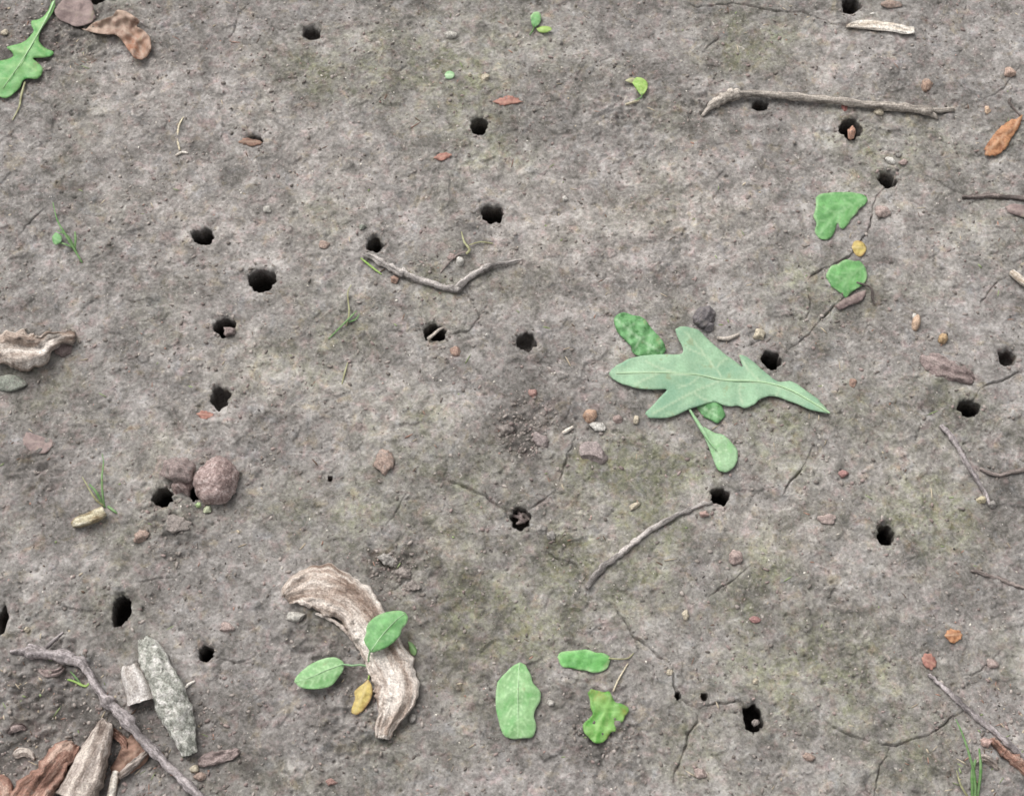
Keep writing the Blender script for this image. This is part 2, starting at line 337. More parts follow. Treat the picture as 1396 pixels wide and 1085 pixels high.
# ------------------------------------------------------------------ object helpers
def tag(o, label=None, cat=None, group=None, kind=None):
    if label: o['label'] = label
    if cat: o['category'] = cat
    if group: o['group'] = group
    if kind: o['kind'] = kind
    return o
def mk(name, V, F, mat, loc=(0, 0, 0), parent=None, smooth=True, attrs=None):
    V = np.asarray(V, float)
    me = bpy.data.meshes.new(name); off = np.array(loc)
    me.from_pydata((V-off).tolist(), [], [list(map(int, f)) for f in F]); me.update()
    if smooth: me.polygons.foreach_set('use_smooth', [True]*len(me.polygons))
    me.materials.append(mat)
    for k, (typ, arr) in (attrs or {}).items():
        a = me.attributes.new(k, typ, 'POINT')
        a.data.foreach_set('vector' if typ == 'FLOAT_VECTOR' else 'color', np.asarray(arr, np.float32).ravel())
    o = bpy.data.objects.new(name, me); col.objects.link(o)
    if parent is not None:
        o.parent = parent; o.location = np.array(loc)-np.array(parent.location)
    else: o.location = loc
    return o
def empty(name, loc):
    o = bpy.data.objects.new(name, None); o.location = loc; o.empty_display_size = 0.01; col.objects.link(o); return o

def spline(pts, n):                                  # Catmull-Rom through rows of pts, n samples per span
    p = np.array(pts, float); p = np.vstack([2*p[0]-p[1], p, 2*p[-1]-p[-2]])
    out = []
    for i in range(1, len(p)-2):
        for k in range(n):
            t = k/n
            out.append(0.5*((2*p[i])+(-p[i-1]+p[i+1])*t+(2*p[i-1]-5*p[i]+4*p[i+1]-p[i+2])*t*t+(-p[i-1]+3*p[i]-3*p[i+1]+p[i+2])*t**3))
    out.append(p[-2]); return np.array(out)

def tube(name, pts, mat, parent=None, lift=0.0, loc=None, seed=0, rough=0.16, n=None, knots=(), sides=10, sink=0.25, flat=1.0, wob=0.0):
    """pts rows: px, py, radius px [, extra height mm]"""
    p = np.array([list(q)+[0]*(4-len(q)) for q in pts], float)
    L = np.hypot(*(np.diff(p[:, :2], axis=0).T)).sum(); n = n or max(3, int(L/len(p)/1.8))
    s = spline(p, n)
    rng = np.random.RandomState(seed+11)
    C = []; Rr = []
    for i, q in enumerate(s):
        k = PXS(q[0], q[1]); r = max(q[2], 0.3)*k
        ph = seed*3.7+i*0.35
        q0 = q[0]+wob*float(pn(ph, seed+.5, 41)); q1 = q[1]+wob*float(pn(ph, seed+9.5, 42))
        x, y, z = HL(q0, q1); zz = z+r*(1-sink*2)*flat+q[3]*0.001+lift*0.001+0.0004
        x, y = P(q0, q1, zz)
        C.append((x, y, zz)); Rr.append(r)
    C = np.array(C); Rr = np.array(Rr)
    T = np.gradient(C, axis=0); T /= np.linalg.norm(T, axis=1)[:, None]+1e-12
    S = np.cumsum(np.r_[0, np.linalg.norm(np.diff(C, axis=0), axis=1)])
    if L > 60 and rough > .12: knots = list(knots)+[(v, rng.uniform(.15, .4)) for v in rng.uniform(.05, .95, int(L/22))]
    for kx, amp in knots: Rr = Rr*(1+amp*np.exp(-((np.arange(len(C))/(len(C)-1)-kx)/0.018)**2))
    V = []; G = []
    up = np.array([0, 0, 1.0])
    for i in range(len(C)):
        a = np.cross(T[i], up); a /= np.linalg.norm(a)+1e-9; b = np.cross(a, T[i])
        for j in range(sides):
            th = 2*math.pi*j/sides
            rr = Rr[i]*(1+rough*float(pn(S[i]/(Rr.max()*2.2)+seed, j*0.9+seed, 43))*1.6+rough*.8*float(pn(S[i]/(Rr.max()*.7)+seed, j*1.3+seed, 44)))
            v = C[i]+a*math.cos(th)*rr+b*math.sin(th)*rr*flat
            V.append(v); G.append((S[i]*0.22+seed, math.cos(th)*Rr[i]*1.2, math.sin(th)*Rr[i]*1.2))
    F = []
    for i in range(len(C)-1):
        for j in range(sides):
            F.append((i*sides+j, i*sides+(j+1) % sides, (i+1)*sides+(j+1) % sides, (i+1)*sides+j))
    for e, c in ((0, C[0]-T[0]*Rr[0]*0.5), (len(C)-1, C[-1]+T[-1]*Rr[-1]*0.5)):
        V.append(c); G.append((S[e]*0.22+seed, 0, 0)); q = len(V)-1
        for j in range(sides):
            f = (e*sides+j, e*sides+(j+1) % sides, q); F.append(f if e else f[::-1])
    F = [tuple(reversed(f)) for f in F]
    if loc is None: loc = tuple(C[len(C)//2]-np.array([0, 0, Rr[len(C)//2]])) if parent is None else tuple(parent.location)
    return mk(name, V, F, mat, loc, parent, True, {'grain': ('FLOAT_VECTOR', G)})

def slab(name, pts, mat, parent=None, seed=0, arch=0.5, thick=0.0, rough=0.12, n=None, lift=0.0, m=22, fray=0.0, ridges=0.0, flakes=0.9):
    """lofted wood or bark; rows: px, py, half width px, height mm. thick>0: curled shell of that thickness in mm"""
    p = np.array(pts, float); L = np.hypot(*(np.diff(p[:, :2], axis=0).T)).sum(); n = n or max(4, int(L/len(p)/1.7))
    s = spline(p, n); s[:, 2] = np.maximum(s[:, 2], 1); s[:, 3] = np.maximum(s[:, 3], 0.5)
    D = np.gradient(s[:, :2], axis=0); D /= np.linalg.norm(D, axis=1)[:, None]
    V = []; G = []; Ls = np.cumsum(np.r_[0, np.hypot(*np.diff(s[:, :2], axis=0).T)])
    N1 = len(s)
    for i, q in enumerate(s):
        hgt = q[3]*0.001; tt = Ls[i]
        nx, ny = -D[i][1], D[i][0]
        for j in range(m):
            if thick > 0:
                h2 = m//2
                if j < h2: th = math.pi*j/(h2-1); sc = 1.0; zr = 1.0; inner = 0
                else: th = math.pi*(1-(j-h2)/(h2-1)); inner = 1
                cx = math.cos(th); cz = math.sin(th)**0.8 if math.sin(th) > 0 else 0
                wsc = 1-(0.12*inner)
                z = hgt*cz*(1-arch*0)+(0 if not inner else -thick*0.001)+thick*0.001
            else:
                th = 2*math.pi*j/m; cx = math.cos(th); sz = math.sin(th); wsc = 1
                cx = math.copysign(abs(cx)**0.85, cx)
                z = hgt*(abs(sz)**arch) if sz > 0 else -0.0012*abs(sz)
            nn = float(pn(tt/45.0+seed*7, cx*2.2+seed, 51)); n2 = float(pn(tt/16.0+seed*7, cx*6+seed, 52)); n3 = float(pn(tt/80.0+seed*3, cx*6+seed, 53))
            endf = fray*abs(float(pn(cx*3.3+seed, (0 if i < N1/2 else 7)+.3, 55)))*max(0, 1-min(i, N1-1-i)/3.0)
            sgn = 1 if i < N1/2 else -1
            fl = sst(.05, .16, pn(tt/34.0+seed*2, cx*2.6+seed, 56))*0.9+sst(.15, .24, pn(tt/15.0+seed*2, cx*3.6+seed, 57))*0.6
            z = z+0.001*flakes*float(fl)*(z > .001)
            w = q[2]*wsc*(1+rough*float(pn(tt/38.0+seed*5, 3.3 if cx > 0 else 8.8, 54))*1.6+rough*.9*float(pn(tt/9.0+seed*5, 1.3 if cx > 0 else 6.8, 54)))
            pxx = q[0]+nx*w*cx+D[i][0]*endf*sgn*10; pyy = q[1]+ny*w*cx+D[i][1]*endf*sgn*10
            zt = z*(1+rough*1.4*nn) + (0.0010*n2+ridges*0.001*n3)*(1 if z > 0.0006 else .15)*rough*6
            zg = float(H_low(*[np.array(c) for c in P(pxx, pyy)]))
            z3 = zg+zt+lift*0.001
            x, y = P(pxx, pyy, z3)
            V.append((x, y, z3)); G.append((tt*0.0004*0.16+seed, cx*q[2]*0.0004, z))
    F = []
    for i in range(N1-1):
        for j in range(m):
            F.append((i*m+j, (i+1)*m+j, (i+1)*m+(j+1) % m, i*m+(j+1) % m))
    for e in (0, N1-1):
        if thick > 0:
            h2 = m//2
            for j in range(h2-1):
                f = (e*m+j, e*m+j+1, e*m+m-2-j, e*m+m-1-j); F.append(f if e == 0 else f[::-1])
        else:
            c = np.mean(np.array(V[e*m:(e+1)*m]), axis=0)
            V.append(tuple(c)); G.append(G[e*m]); q = len(V)-1
            for j in range(m):
                f = (e*m+j, e*m+(j+1) % m, q); F.append(f if e == 0 else f[::-1])
    x, y, z = HL(p[len(p)//2][0], p[len(p)//2][1])
    loc = (x, y, z) if parent is None else tuple(parent.location)
    return mk(name, V, F, mat, loc, parent, True, {'grain': ('FLOAT_VECTOR', G)})

def inside(pt, poly):
    x, y = pt; c = False
    for i in range(len(poly)):
        x0, y0 = poly[i-1]; x1, y1 = poly[i]
        if (y0 > y) != (y1 > y) and x < (x1-x0)*(y-y0)/(y1-y0)+x0: c = not c
    return c
def W_(o): return max(np.ptp(o[:, 0]), np.ptp(o[:, 1]))
def leaf(name, outline, mat, mid=None, veins=(), lift=1.0, dome=2.0, fold=0.0, wave=0.8, seed=0, parent=None, step=3.0, vw=1.3, thick=0.12, jag=0.0, tilt=(0, 0), spotmask=None, rib=None, auto_v=False, smooth_outline=True, ws=17.0):
    """flat plant sheet from an outline in photo pixels, modelled as a curved sheet with thickness. dome/fold/wave/lift in mm"""
    o = np.array(outline, float)
    if smooth_outline:
        oo = spline(np.vstack([o, o[:1]]), 4)[:-1]
    else: oo = o
    if jag:
        c0 = oo.mean(axis=0); f = 1+jag*np.array([float(pn(i*0.9+seed, seed+.2, 61)) for i in range(len(oo))]); oo = c0+(oo-c0)*f[:, None]
    if len(oo) > 30:
        c0 = oo.mean(axis=0); f = 1+0.012*np.array([float(pn(i*0.45+seed, seed+.7, 64)) for i in range(len(oo))]); oo = c0+(oo-c0)*f[:, None]
    poly = [tuple(q) for q in oo]
    x0, y0 = oo.min(axis=0); x1, y1 = oo.max(axis=0)
    pts = list(poly); gy = y0; row = 0
    while gy < y1:
        gx = x0+(row % 2)*step/2
        while gx < x1:
            if inside((gx, gy), poly): pts.append((gx, gy))
            gx += step
        gy += step*0.87; row += 1
    pa = np.array(pts)
    # drop interior points too close to the outline
    nb = len(poly); keep = [True]*len(pts)
    d = seg_dist(pa[nb:, 0], pa[nb:, 1], poly+[poly[0]])
    for i, dd in enumerate(d):
        if dd < step*0.45: keep[nb+i] = False
    pts = [p for p, k in zip(pts, keep) if k]
    vs_, es, fs, *_ = geometry.delaunay_2d_cdt([Vector(p) for p in pts], [], [list(range(nb))], 1, 1e-5)
    pa = np.array([tuple(v) for v in vs_])
    de = seg_dist(pa[:, 0], pa[:, 1], poly+[poly[0]]); dm = de.max()
    mid = mid or [tuple(oo[0]), tuple(oo[len(oo)//2])]
    if auto_v and W_(oo) > 38:
        mm = spline(np.array(mid, float), 6); nvn = max(4, int(W_(oo)/11)); veins = list(veins)
        for q in range(1, nvn):
            i_ = int(q/nvn*(len(mm)-2)); d_ = mm[i_+1]-mm[i_]; d_ = d_/(np.linalg.norm(d_)+1e-9)
            for sg in (-1, 1):
                a_ = sg*(0.85+0.15*math.sin(q*2.3+sg)); dd_ = np.array([d_[0]*math.cos(a_)-d_[1]*math.sin(a_), d_[0]*math.sin(a_)+d_[1]*math.cos(a_)])
                ln = W_(oo)*0.24; p0 = mm[i_]; p1 = p0+dd_*ln*0.5; p2 = p1+(dd_*0.75+d_*0.35)*ln*0.5; veins.append([tuple(p0), tuple(p1), tuple(p2)])
    dv = seg_dist(pa[:, 0], pa[:, 1], mid); vcol = np.exp(-(dv/vw)**2)
    ddm = dv.copy()
    for v in veins:
        d2 = seg_dist(pa[:, 0], pa[:, 1], v); vcol = np.maximum(vcol, 0.85*np.exp(-(d2/(vw*0.8))**2)); dv = np.minimum(dv, d2*1.1)
    cx, cy = pa.mean(axis=0); W = max(x1-x0, y1-y0)
    gp = [HL(a_, b_) for a_, b_ in pa[::3]]; gx_ = np.array([g_[0] for g_ in gp]); gy_ = np.array([g_[1] for g_ in gp])
    lift = lift+max(0, float(np.percentile(H_fine(gx_, gy_)+H_clod(gx_, gy_), 92))*1000-0.5)
    wave = wave*(0.62 if mat is not M['crumple'] else 1)
    z = lift + 0.55*dome + 0.4*dome*(np.clip(de/dm, 0, 1)-0.5) + fold*np.clip(ddm/(W*0.3), 0, 1)**1.2
    z = z + wave*pn(pa[:, 0]/ws+seed, pa[:, 1]/ws+seed*2.3, 62) + 0.12*wave*pn(pa[:, 0]/(ws*.4)+seed, pa[:, 1]/(ws*.4), 63)
    z = z + tilt[0]*(pa[:, 0]-cx)/W + tilt[1]*(pa[:, 1]-cy)/W + 0.18*np.exp(-(dv/vw)**2)
    z = np.maximum(z, 0.5)
    V = []; 
    for (a, b_), zz in zip(pa, z):
        gx, gy, gz = HL(a, b_); zt = gz+zz*0.001; x, y = P(a, b_, zt); V.append((x, y, zt))
    V = np.array(V); nV = len(V)
    gx, gy, gz = HL(cx, cy); loc = (gx, gy, gz) if parent is None else tuple(parent.location)
    F = []
    for f in fs:
        a, b_, c = [V[i] for i in f[:3]]
        F.append(tuple(f) if np.cross(b_-a, c-a)[2] > 0 else tuple(reversed(f)))
    sm = np.exp(-(de/2.6)**2) if spotmask is None else np.clip(spotmask(pa), 0, 1)
    colr = np.c_[vcol, sm, np.zeros(nV), np.ones(nV)]
    ob = mk(name, V, F, mat, loc, parent, True, {'vein': ('FLOAT_COLOR', colr)})
    if rib:
        mm = np.array(mid, float); t_ = np.linspace(0, 1, len(mm)); rows = []
        for (a_, b_), tt in zip(mm, t_):
            k_ = np.argsort((pa[:, 0]-a_)**2+(pa[:, 1]-b_)**2)[:3]; rows.append((a_, b_, rib*(1-0.7*tt), float(z[k_].max())-0.25))
        tube('midrib', rows, M['rib'], parent=ob if parent is None else parent, sink=.5, seed=seed, rough=.03, sides=6)
    so = ob.modifiers.new('thickness', 'SOLIDIFY'); so.thickness = thick*0.001; so.offset = -1
    return ob

_ico = {}
def ico(sub):
    if sub in _ico: return _ico[sub]
    import bmesh
    bm = bmesh.new(); bmesh.ops.create_icosphere(bm, subdivisions=sub, radius=1)
    V = np.array([v.co[:] for v in bm.verts]); F = [tuple(v.index for v in f.verts) for f in bm.faces]; bm.free()
    _ico[sub] = (V, F); return _ico[sub]
def rockshape(sub, seed, ang=0.5, lump=0.15):
    V, F = ico(sub); V = V.copy(); rng = np.random.RandomState(seed)
    for _ in range(9):
        n = rng.normal(size=3); n /= np.linalg.norm(n); d = 0.62+rng.rand()*0.25
        k = V@n; over = np.maximum(k-d, 0)*ang*1.6; V -= over.clip(0, 1)[:, None]*n
    r = 1+lump*(pn(V[:, 0]*1.7+seed, V[:, 1]*1.7+V[:, 2], 71)+0.5*pn(V[:, 0]*4+seed, V[:, 1]*4-V[:, 2]*3, 72))
    return V*r[:, None], F
def pebble(px, py, rx, ry, hmm, mat, label, cat='pebble', name='pebble', rot=0, seed=None, ang=0.7, lump=0.2, sink=0.5, group='small stones scattered on the soil', sub=3):
    seed = int(px*3+py) if seed is None else seed
    V, F = rockshape(sub, seed, ang, lump); k = PXS(px, py)
    c, s = math.cos(-R(rot)), math.sin(-R(rot))
    h = hmm*0.001*0.45
    X = V[:, 0]*rx*k; Y = V[:, 1]*ry*k/math.cos(TILT)*1.0; Z = V[:, 2]*h
    x, y, z = HL(px, py); zc = z+h*(1-2*sink)+0.0006; x, y = P(px, py, zc)
    VV = np.c_[x+X*c-Y*s, y+X*s+Y*c, zc+Z]
    o = mk(name, VV, F, mat, (x, y, z)); tag(o, label, cat, group); return o

# ------------------------------------------------------------------ the ground, one sheet carved with cracks and burrows
def axis(lo, hi, st, far, g=1.04):
    a = list(np.arange(lo, hi+st*.5, st)); s = st
    left = []; right = []; x = lo; y = a[-1]; s = st
    while x > lo-far: s *= g; x -= s; left.append(x)
    s = st
    while y < a[-1]+far: s *= g; y += s; right.append(y)
    return np.array(left[::-1]+a+right)
cs = [P(-15, -15), P(W0+15, -15), P(-15, H0+15), P(W0+15, H0+15)]
ST = 0.00062
xs = axis(min(c[0] for c in cs), max(c[0] for c in cs), ST, 3.0)
ys = axis(min(c[1] for c in cs), max(c[1] for c in cs), ST, 3.0)
X, Y = np.meshgrid(xs, ys); nx, ny = len(xs), len(ys)
Z = H_low(X, Y)+H_fine(X, Y)+H_clod(X, Y)
# cracks
jx = 0.0009*pn(X/0.006, Y/0.006, 81)+.0003*pn(X/0.0022, Y/0.0022, 84); jy = 0.0009*pn(X/0.006, Y/0.006, 82)+.0003*pn(X/0.0022, Y/0.0022, 85)
wj = 0.9+0.9*pn(X/0.011, Y/0.011, 83)
for hw, dp, pts in CW:
    a = np.array(pts); x0, y0 = a.min(axis=0)-0.006; x1, y1 = a.max(axis=0)+0.006
    i0, i1 = np.searchsorted(xs, [x0, x1]); j0, j1 = np.searchsorted(ys, [y0, y1])
    if i1 <= i0 or j1 <= j0: continue
    sl = (slice(j0, j1), slice(i0, i1))
    d = seg_dist(X[sl]+jx[sl], Y[sl]+jy[sl], pts)
    e = np.minimum(np.hypot(X[sl]-a[0][0], Y[sl]-a[0][1]), np.hypot(X[sl]-a[-1][0], Y[sl]-a[-1][1]))
    tp = sst(0, 0.012, e)*0.7+0.3
    w = hw*np.clip(wj[sl], .6, 1.3)*0.66
    Z[sl] -= dp*0.85*tp*np.clip(wj[sl]*0.9+.25, .35, 1.25)*np.exp(-(d/w)**2.0)
# burrows
hid = np.full(X.shape, -1, np.int32); X0 = X.copy(); Y0 = Y.copy()
for hi, (px, py, rx, ry, dp, rp, sd_, lab) in enumerate(HOLES):
    cx, cy = P(px, py); k = PXS(px, py); ax = rx*k; ay = ry*k/math.cos(TILT)*1.0
    m = 2.6*max(ax, ay)
    i0, i1 = np.searchsorted(xs, [cx-m, cx+m]); j0, j1 = np.searchsorted(ys, [cy-m, cy+m])
    sl = (slice(j0, j1), slice(i0, i1)); x = X0[sl]-cx; y = Y0[sl]-cy
    th = np.arctan2(y/ay, x/ax); r = np.hypot(x/ax, y/ay)
    wob = 1+0.17*pn(np.cos(th)*1.6+sd_*5.1, np.sin(th)*1.6+sd_, 91)*1.6+0.055*pn(np.cos(th)*4+sd_*5.1, np.sin(th)*4+sd_, 92)*1.6
    small = rx < 6
    u = r/(wob*1.02); eps = 0.52*ST/min(ax, ay); near = (np.abs(u-1) < eps) & (not small); fs = np.where(near, 1/np.maximum(u, 1e-3), 1.0)
    x = x*fs; y = y*fs; X[sl] = cx+x; Y[sl] = cy+y; u = np.where(near, 1.0, u)         # rim vertices sit exactly on the rim
    shoulder = 0.12+rp*0.55*np.clip(np.sin(th), 0, 1)**1.5
    sh = np.clip((u-1)/shoulder, 0, 1)
    Zs = Z[sl].copy()
    Zs -= (0.0006+0.0035*rp*np.clip(np.sin(th), 0, 1)**1.5)*(1-sh)**2*(u >= 1)*(0.4 if small else 1)
    # gentle hump around the mouth
    Zs += 0.0006*np.exp(-((u-1.7)/0.35)**2)*(0 if small else 1)
    t = np.clip(1-u, 0, 1); ins = u < 1
    D = dp*0.00135
    prof = np.interp(t, [0, .08, .25, .5, .8, 1.0], [0, .26, .55, .8, .97, 1.0])
    rimz = float(H_low(np.array(cx), np.array(cy)))
    base = 0.0006+0.0035*rp*np.clip(np.sin(th), 0, 1)**1.5
    zin = Zs-base*(0.4 if small else 1)-D*prof
    rough_in = 0.0016*pn(x/0.0035+sd_, y/0.0035, 93)*np.clip(t*4, 0, 1)
    if dp < 22: rough_in = rough_in*(1.6 if not small else .5)
    Z[sl] = np.where(ins, zin+rough_in, Zs)
    # chamber widens below the mouth
    bul = np.interp(t, [0, .10, .25, .5, .8, 1.0], [0, .22, .8, .95, .6, 0.0])*(0.9 if dp > 22 else .3)
    newr = (u*(1)+bul)
    fac = np.where(ins, newr/np.maximum(u, 1e-3), 1.0); fac = np.where(u < 0.02, 1.0, fac)
    X[sl] = np.where(ins, cx+x*fac, X[sl]); Y[sl] = np.where(ins, cy+y*fac, Y[sl])
    h = hid[sl]; h[ins] = hi
# tone attribute: R moss film, G moist patches plus painted burrow shade, B dry pale crust
MOSS = [(620,150,70,.7),(450,95,60,.6),(560,70,60,.7),(640,90,50,.5),(1000,55,60,.6),(1060,60,50,.5),(1190,215,60,.6),(1260,190,50,.4),(800,640,40,.9),
 (855,640,60,.9),(930,640,50,.6),(770,750,40,.9),(860,780,70,.7),(640,840,110,.8),(740,850,90,.6),(560,590,60,.7),(470,450,50,.5),(1050,560,50,.7),(1080,610,50,.7),
 (1265,690,60,.9),(1300,720,50,.6),(1290,560,45,.8),(1150,900,90,.6),(1060,930,80,.6),(1100,400,70,.5),(900,160,40,.4),(730,60,60,.5),(600,400,60,.5),(700,210,50,.3),
 (1020,840,60,.5),(440,290,40,.5),(530,1010,50,.5),(650,660,60,.6),(480,690,50,.6),(900,700,60,.7),(340,500,50,.35),(1230,990,80,.5),(160,720,40,.4),(930,990,60,.5),
 (1340,300,60,.4),(390,700,50,.4),(60,520,50,.5),(1040,760,50,.5),(1180,560,60,.5),(430,500,50,.5)]
DAMP = [(715,580,44,.75),(542,770,34,.7),(640,850,120,.35),(20,990,110,.5),(150,1010,120,.4),(100,30,80,.5),(20,60,60,.5),(330,1010,80,.35),(60,640,60,.3),
 (235,720,50,.4),(200,790,60,.25),(460,900,70,.4),(450,940,60,.3),(30,700,60,.3),(1310,990,80,.3),(1180,420,40,.5),(60,520,60,.5),(430,640,50,.3),(800,990,60,.4),(1330,690,60,.3),
 (310,30,50,.35),(130,190,50,.3),(900,80,80,.25),(560,900,80,.3),(1100,860,70,.2),(760,560,60,.45),(700,640,50,.25)]
DRY = [(250,310,90,.45),(180,140,90,.35),(820,340,130,.45),(980,300,90,.4),(605,745,34,1.1),(210,80,60,.3),(700,330,80,.35),(400,300,90,.3),(330,480,80,.4),(1090,720,80,.3),(560,520,90,.25),(1240,320,70,.25),(480,230,80,.4),
 (1010,690,60,.25),(230,610,60,.35),(980,230,80,.3),(740,300,80,.3),(380,560,70,.25),(1200,800,80,.2),(800,720,60,.3),(360,140,80,.3),(1120,100,60,.25),(920,870,60,.2),(1210,640,60,.25)]
def field(L):
    f = np.zeros(X0.shape)
    for px, py, r, w in L:
        cx, cy = P(px, py); rr = r*PXS(px, py); m = 3*rr
        i0, i1 = np.searchsorted(xs, [cx-m, cx+m]); j0, j1 = np.searchsorted(ys, [cy-m, cy+m])
        sl = (slice(j0, j1), slice(i0, i1))
        f[sl] += w*np.exp(-((X0[sl]-cx)**2+(Y0[sl]-cy)**2)/(rr*rr))
    return f
br = 0.5+0.9*pn(X0/0.019, Y0/0.019, 95)+0.5*pn(X0/0.008, Y0/0.007, 96)
amb = sst(0.0, 0.7, pn(X0/0.06, Y0/0.05, 97))*0.35
moss = np.clip((field(MOSS)*0.95+amb*.8)*np.clip(br+0.4, 0.05, 1.5), 0, 1)
br2 = 0.5+0.8*pn(X0/0.016, Y0/0.017, 98)+0.5*pn(X0/0.006, Y0/0.005, 99)
damp_shade = np.clip((field(DAMP)*1.0+0.08)*np.clip(br2+0.5, 0.1, 1.5), 0, 0.9)
dry = np.clip((field(DRY)*1.45+0.05)*np.clip(br2*-1+1.3, 0.0, 1.5), 0, 0.9)
damp_shade = np.where(hid >= 0, 0.95, damp_shade); moss = np.where(hid >= 0, 0, moss); dry = np.where(hid >= 0, 0, dry)   # burrow soil darkened in colour to deepen the shade of the holes
TONE = np.stack([moss, damp_shade, dry, np.ones_like(moss)], -1).reshape(-1, 4).astype(np.float32)
VX = np.stack([X, Y, Z], -1).reshape(-1, 3)
ii, jj = np.meshgrid(np.arange(nx-1), np.arange(ny-1))
a = (jj*nx+ii).ravel(); Q = np.stack([a, a+1, a+nx+1, a+nx], 1)
hf = hid.ravel(); qh = hf[Q]; same = (qh.min(1) == qh.max(1)) & (qh[:, 0] >= 0); own = np.where(qh.max(1) >= 0, qh.max(1), -1)
def sheet(name, V, Qs, tone, loc, mat):
    me = bpy.data.meshes.new(name); V = V-np.array(loc)
    me.vertices.add(len(V)); me.vertices.foreach_set('co', V.astype(np.float32).ravel())
    me.loops.add(len(Qs)*4); me.loops.foreach_set('vertex_index', Qs.astype(np.int32).ravel())
    me.polygons.add(len(Qs)); me.polygons.foreach_set('loop_start', np.arange(0, len(Qs)*4, 4, dtype=np.int32))
    me.update(calc_edges=True); me.validate()
    me.polygons.foreach_set('use_smooth', np.ones(len(me.polygons), bool))
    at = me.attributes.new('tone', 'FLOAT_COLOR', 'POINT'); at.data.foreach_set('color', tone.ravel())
    me.materials.append(mat); o = bpy.data.objects.new(name, me); col.objects.link(o); o.location = loc; return o
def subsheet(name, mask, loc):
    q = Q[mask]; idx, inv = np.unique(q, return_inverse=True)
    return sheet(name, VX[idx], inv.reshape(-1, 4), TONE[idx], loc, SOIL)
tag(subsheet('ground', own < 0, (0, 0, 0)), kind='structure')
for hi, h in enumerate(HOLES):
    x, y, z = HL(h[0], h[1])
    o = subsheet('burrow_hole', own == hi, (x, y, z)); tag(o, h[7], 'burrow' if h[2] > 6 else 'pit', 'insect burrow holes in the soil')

# ------------------------------------------------------------------ LEAVES
BIG = [(830,509),(838,500),(850,493),(865,487),(882,484),(908,483),(924,483),(931,480),(930,472),(925,462),(921,450),(926,446),(934,445),(951,449),(959,456),(966,463),(978,474),(990,484),(1002,492),(1012,500),(1010,492),(1008,484),(1015,485),(1024,491),(1037,502),(1050,513),(1061,520),(1070,520),(1080,520),(1096,530),(1114,543),(1121,551),(1131,563),(1117,561),(1104,558),(1088,551),(1074,546),(1060,541),(1048,540),(1037,544),(1028,551),(1016,556),(1006,553),(996,554),(986,552),(976,548),(966,549),(954,553),(941,557),(928,563),(916,568),(900,570),(885,569),(880,564),(885,557),(893,549),(901,540),(909,531),(893,531),(875,530),(864,528),(855,525),(845,522),(836,516)]
b = leaf('lobed_leaf', BIG, M['mint'], mid=[(1131,563),(1105,547),(1080,533),(1055,524),(1030,520),(985,518),(950,511),(900,508),(840,509)],
         veins=[[(988,518),(972,498),(955,476),(934,452)],[(985,518),(950,532),(915,550),(890,564)],[(1038,521),(1024,508),(1012,492)],[(1010,519),(1008,535),(1012,550)],
                [(955,512),(940,524),(925,528)],[(920,508),(895,500),(880,492)],[(975,503),(985,492),(992,488)],[(900,508),(880,517),(865,524)],[(962,485),(945,478),(936,474)],[(945,534),(955,542),(965,546)],[(1060,526),(1062,534),(1058,539)]],
         lift=1.8, dome=2.6, wave=1.5, seed=3, step=3.0, vw=1.5, thick=0.35, ws=38, rib=1.3)
tag(b, 'large pale mint green lobed leaf lying underside up in the middle right', 'leaf')
o = leaf('leaf', [(837,434),(843,428),(852,426),(863,430),(872,431),(880,436),(887,446),(893,453),(900,460),(906,470),(907,479),(900,484),(886,485),(870,485),(862,480),(860,472),(850,462),(842,453),(838,443)], M['crumple'],
     mid=[(838,434),(855,448),(872,462),(898,478)], veins=[[(855,448),(866,440)],[(860,452),(854,462)],[(872,462),(888,456)],[(872,462),(866,476)],[(884,470),(884,482)]], lift=1, dome=2.2, wave=1.7, seed=5, ws=12)
tag(o, 'small crumpled dark green leaf poking out above the big lobed leaf', 'leaf')
o = leaf('leaf', [(950,556),(957,550),(966,547),(976,545),(984,549),(985,556),(989,566),(984,572),(978,577),(968,572),(959,568)], M['crumple'], mid=[(950,552),(966,560),(982,570)], veins=[[(966,560),(978,556)],[(966,560),(966,570)]], lift=.6, dome=1.4, wave=1.4, seed=6, ws=12)
tag(o, 'small crinkled green leaf showing below the big lobed leaf', 'leaf')
e = leaf('leaf', [(957,588),(960,582),(967,586),(975,590),(984,592),(992,597),(999,605),(1005,613),(1006,622),(1004,631),(999,638),(992,643),(985,643),(979,640),(975,633),(971,622),(966,609),(961,598)], M['spatula'],
     mid=[(957,586),(966,600),(978,616),(992,640)], veins=[[(972,608),(984,600)],[(978,617),(994,612)],[(982,623),(980,634)]], lift=1.4, dome=2.2, wave=1.0, seed=7, ws=16, vw=1.0)
tag(e, 'pale spoon shaped green leaf with a long stalk below the big lobed leaf', 'leaf')
tube('stalk', [(939,556,1.7,1.5),(946,568,2.0,1.8),(953,579,2.6,2.2),(960,590,3.0,2.6),(967,601,1.8,3.2),(976,613,1.0,3.6)], M['spatula'], parent=e, sink=.4, seed=3, rough=.06)
o = leaf('leaf', [(1112,270),(1118,265),(1130,263),(1150,262),(1166,263),(1177,266),(1183,272),(1178,280),(1171,285),(1168,291),(1160,299),(1157,305),(1150,312),(1145,310),(1142,304),(1139,312),(1136,320),(1130,326),(1122,327),(1115,323),(1111,315),(1113,305),(1109,295),(1112,283)], M['green'],
     mid=[(1181,270),(1160,281),(1140,292),(1118,318)], veins=[[(1160,281),(1148,270)],[(1140,292),(1122,282)],[(1150,287),(1152,302)],[(1130,303),(1116,300)]], lift=.6, dome=1.1, wave=.9, seed=8, ws=14, auto_v=True)
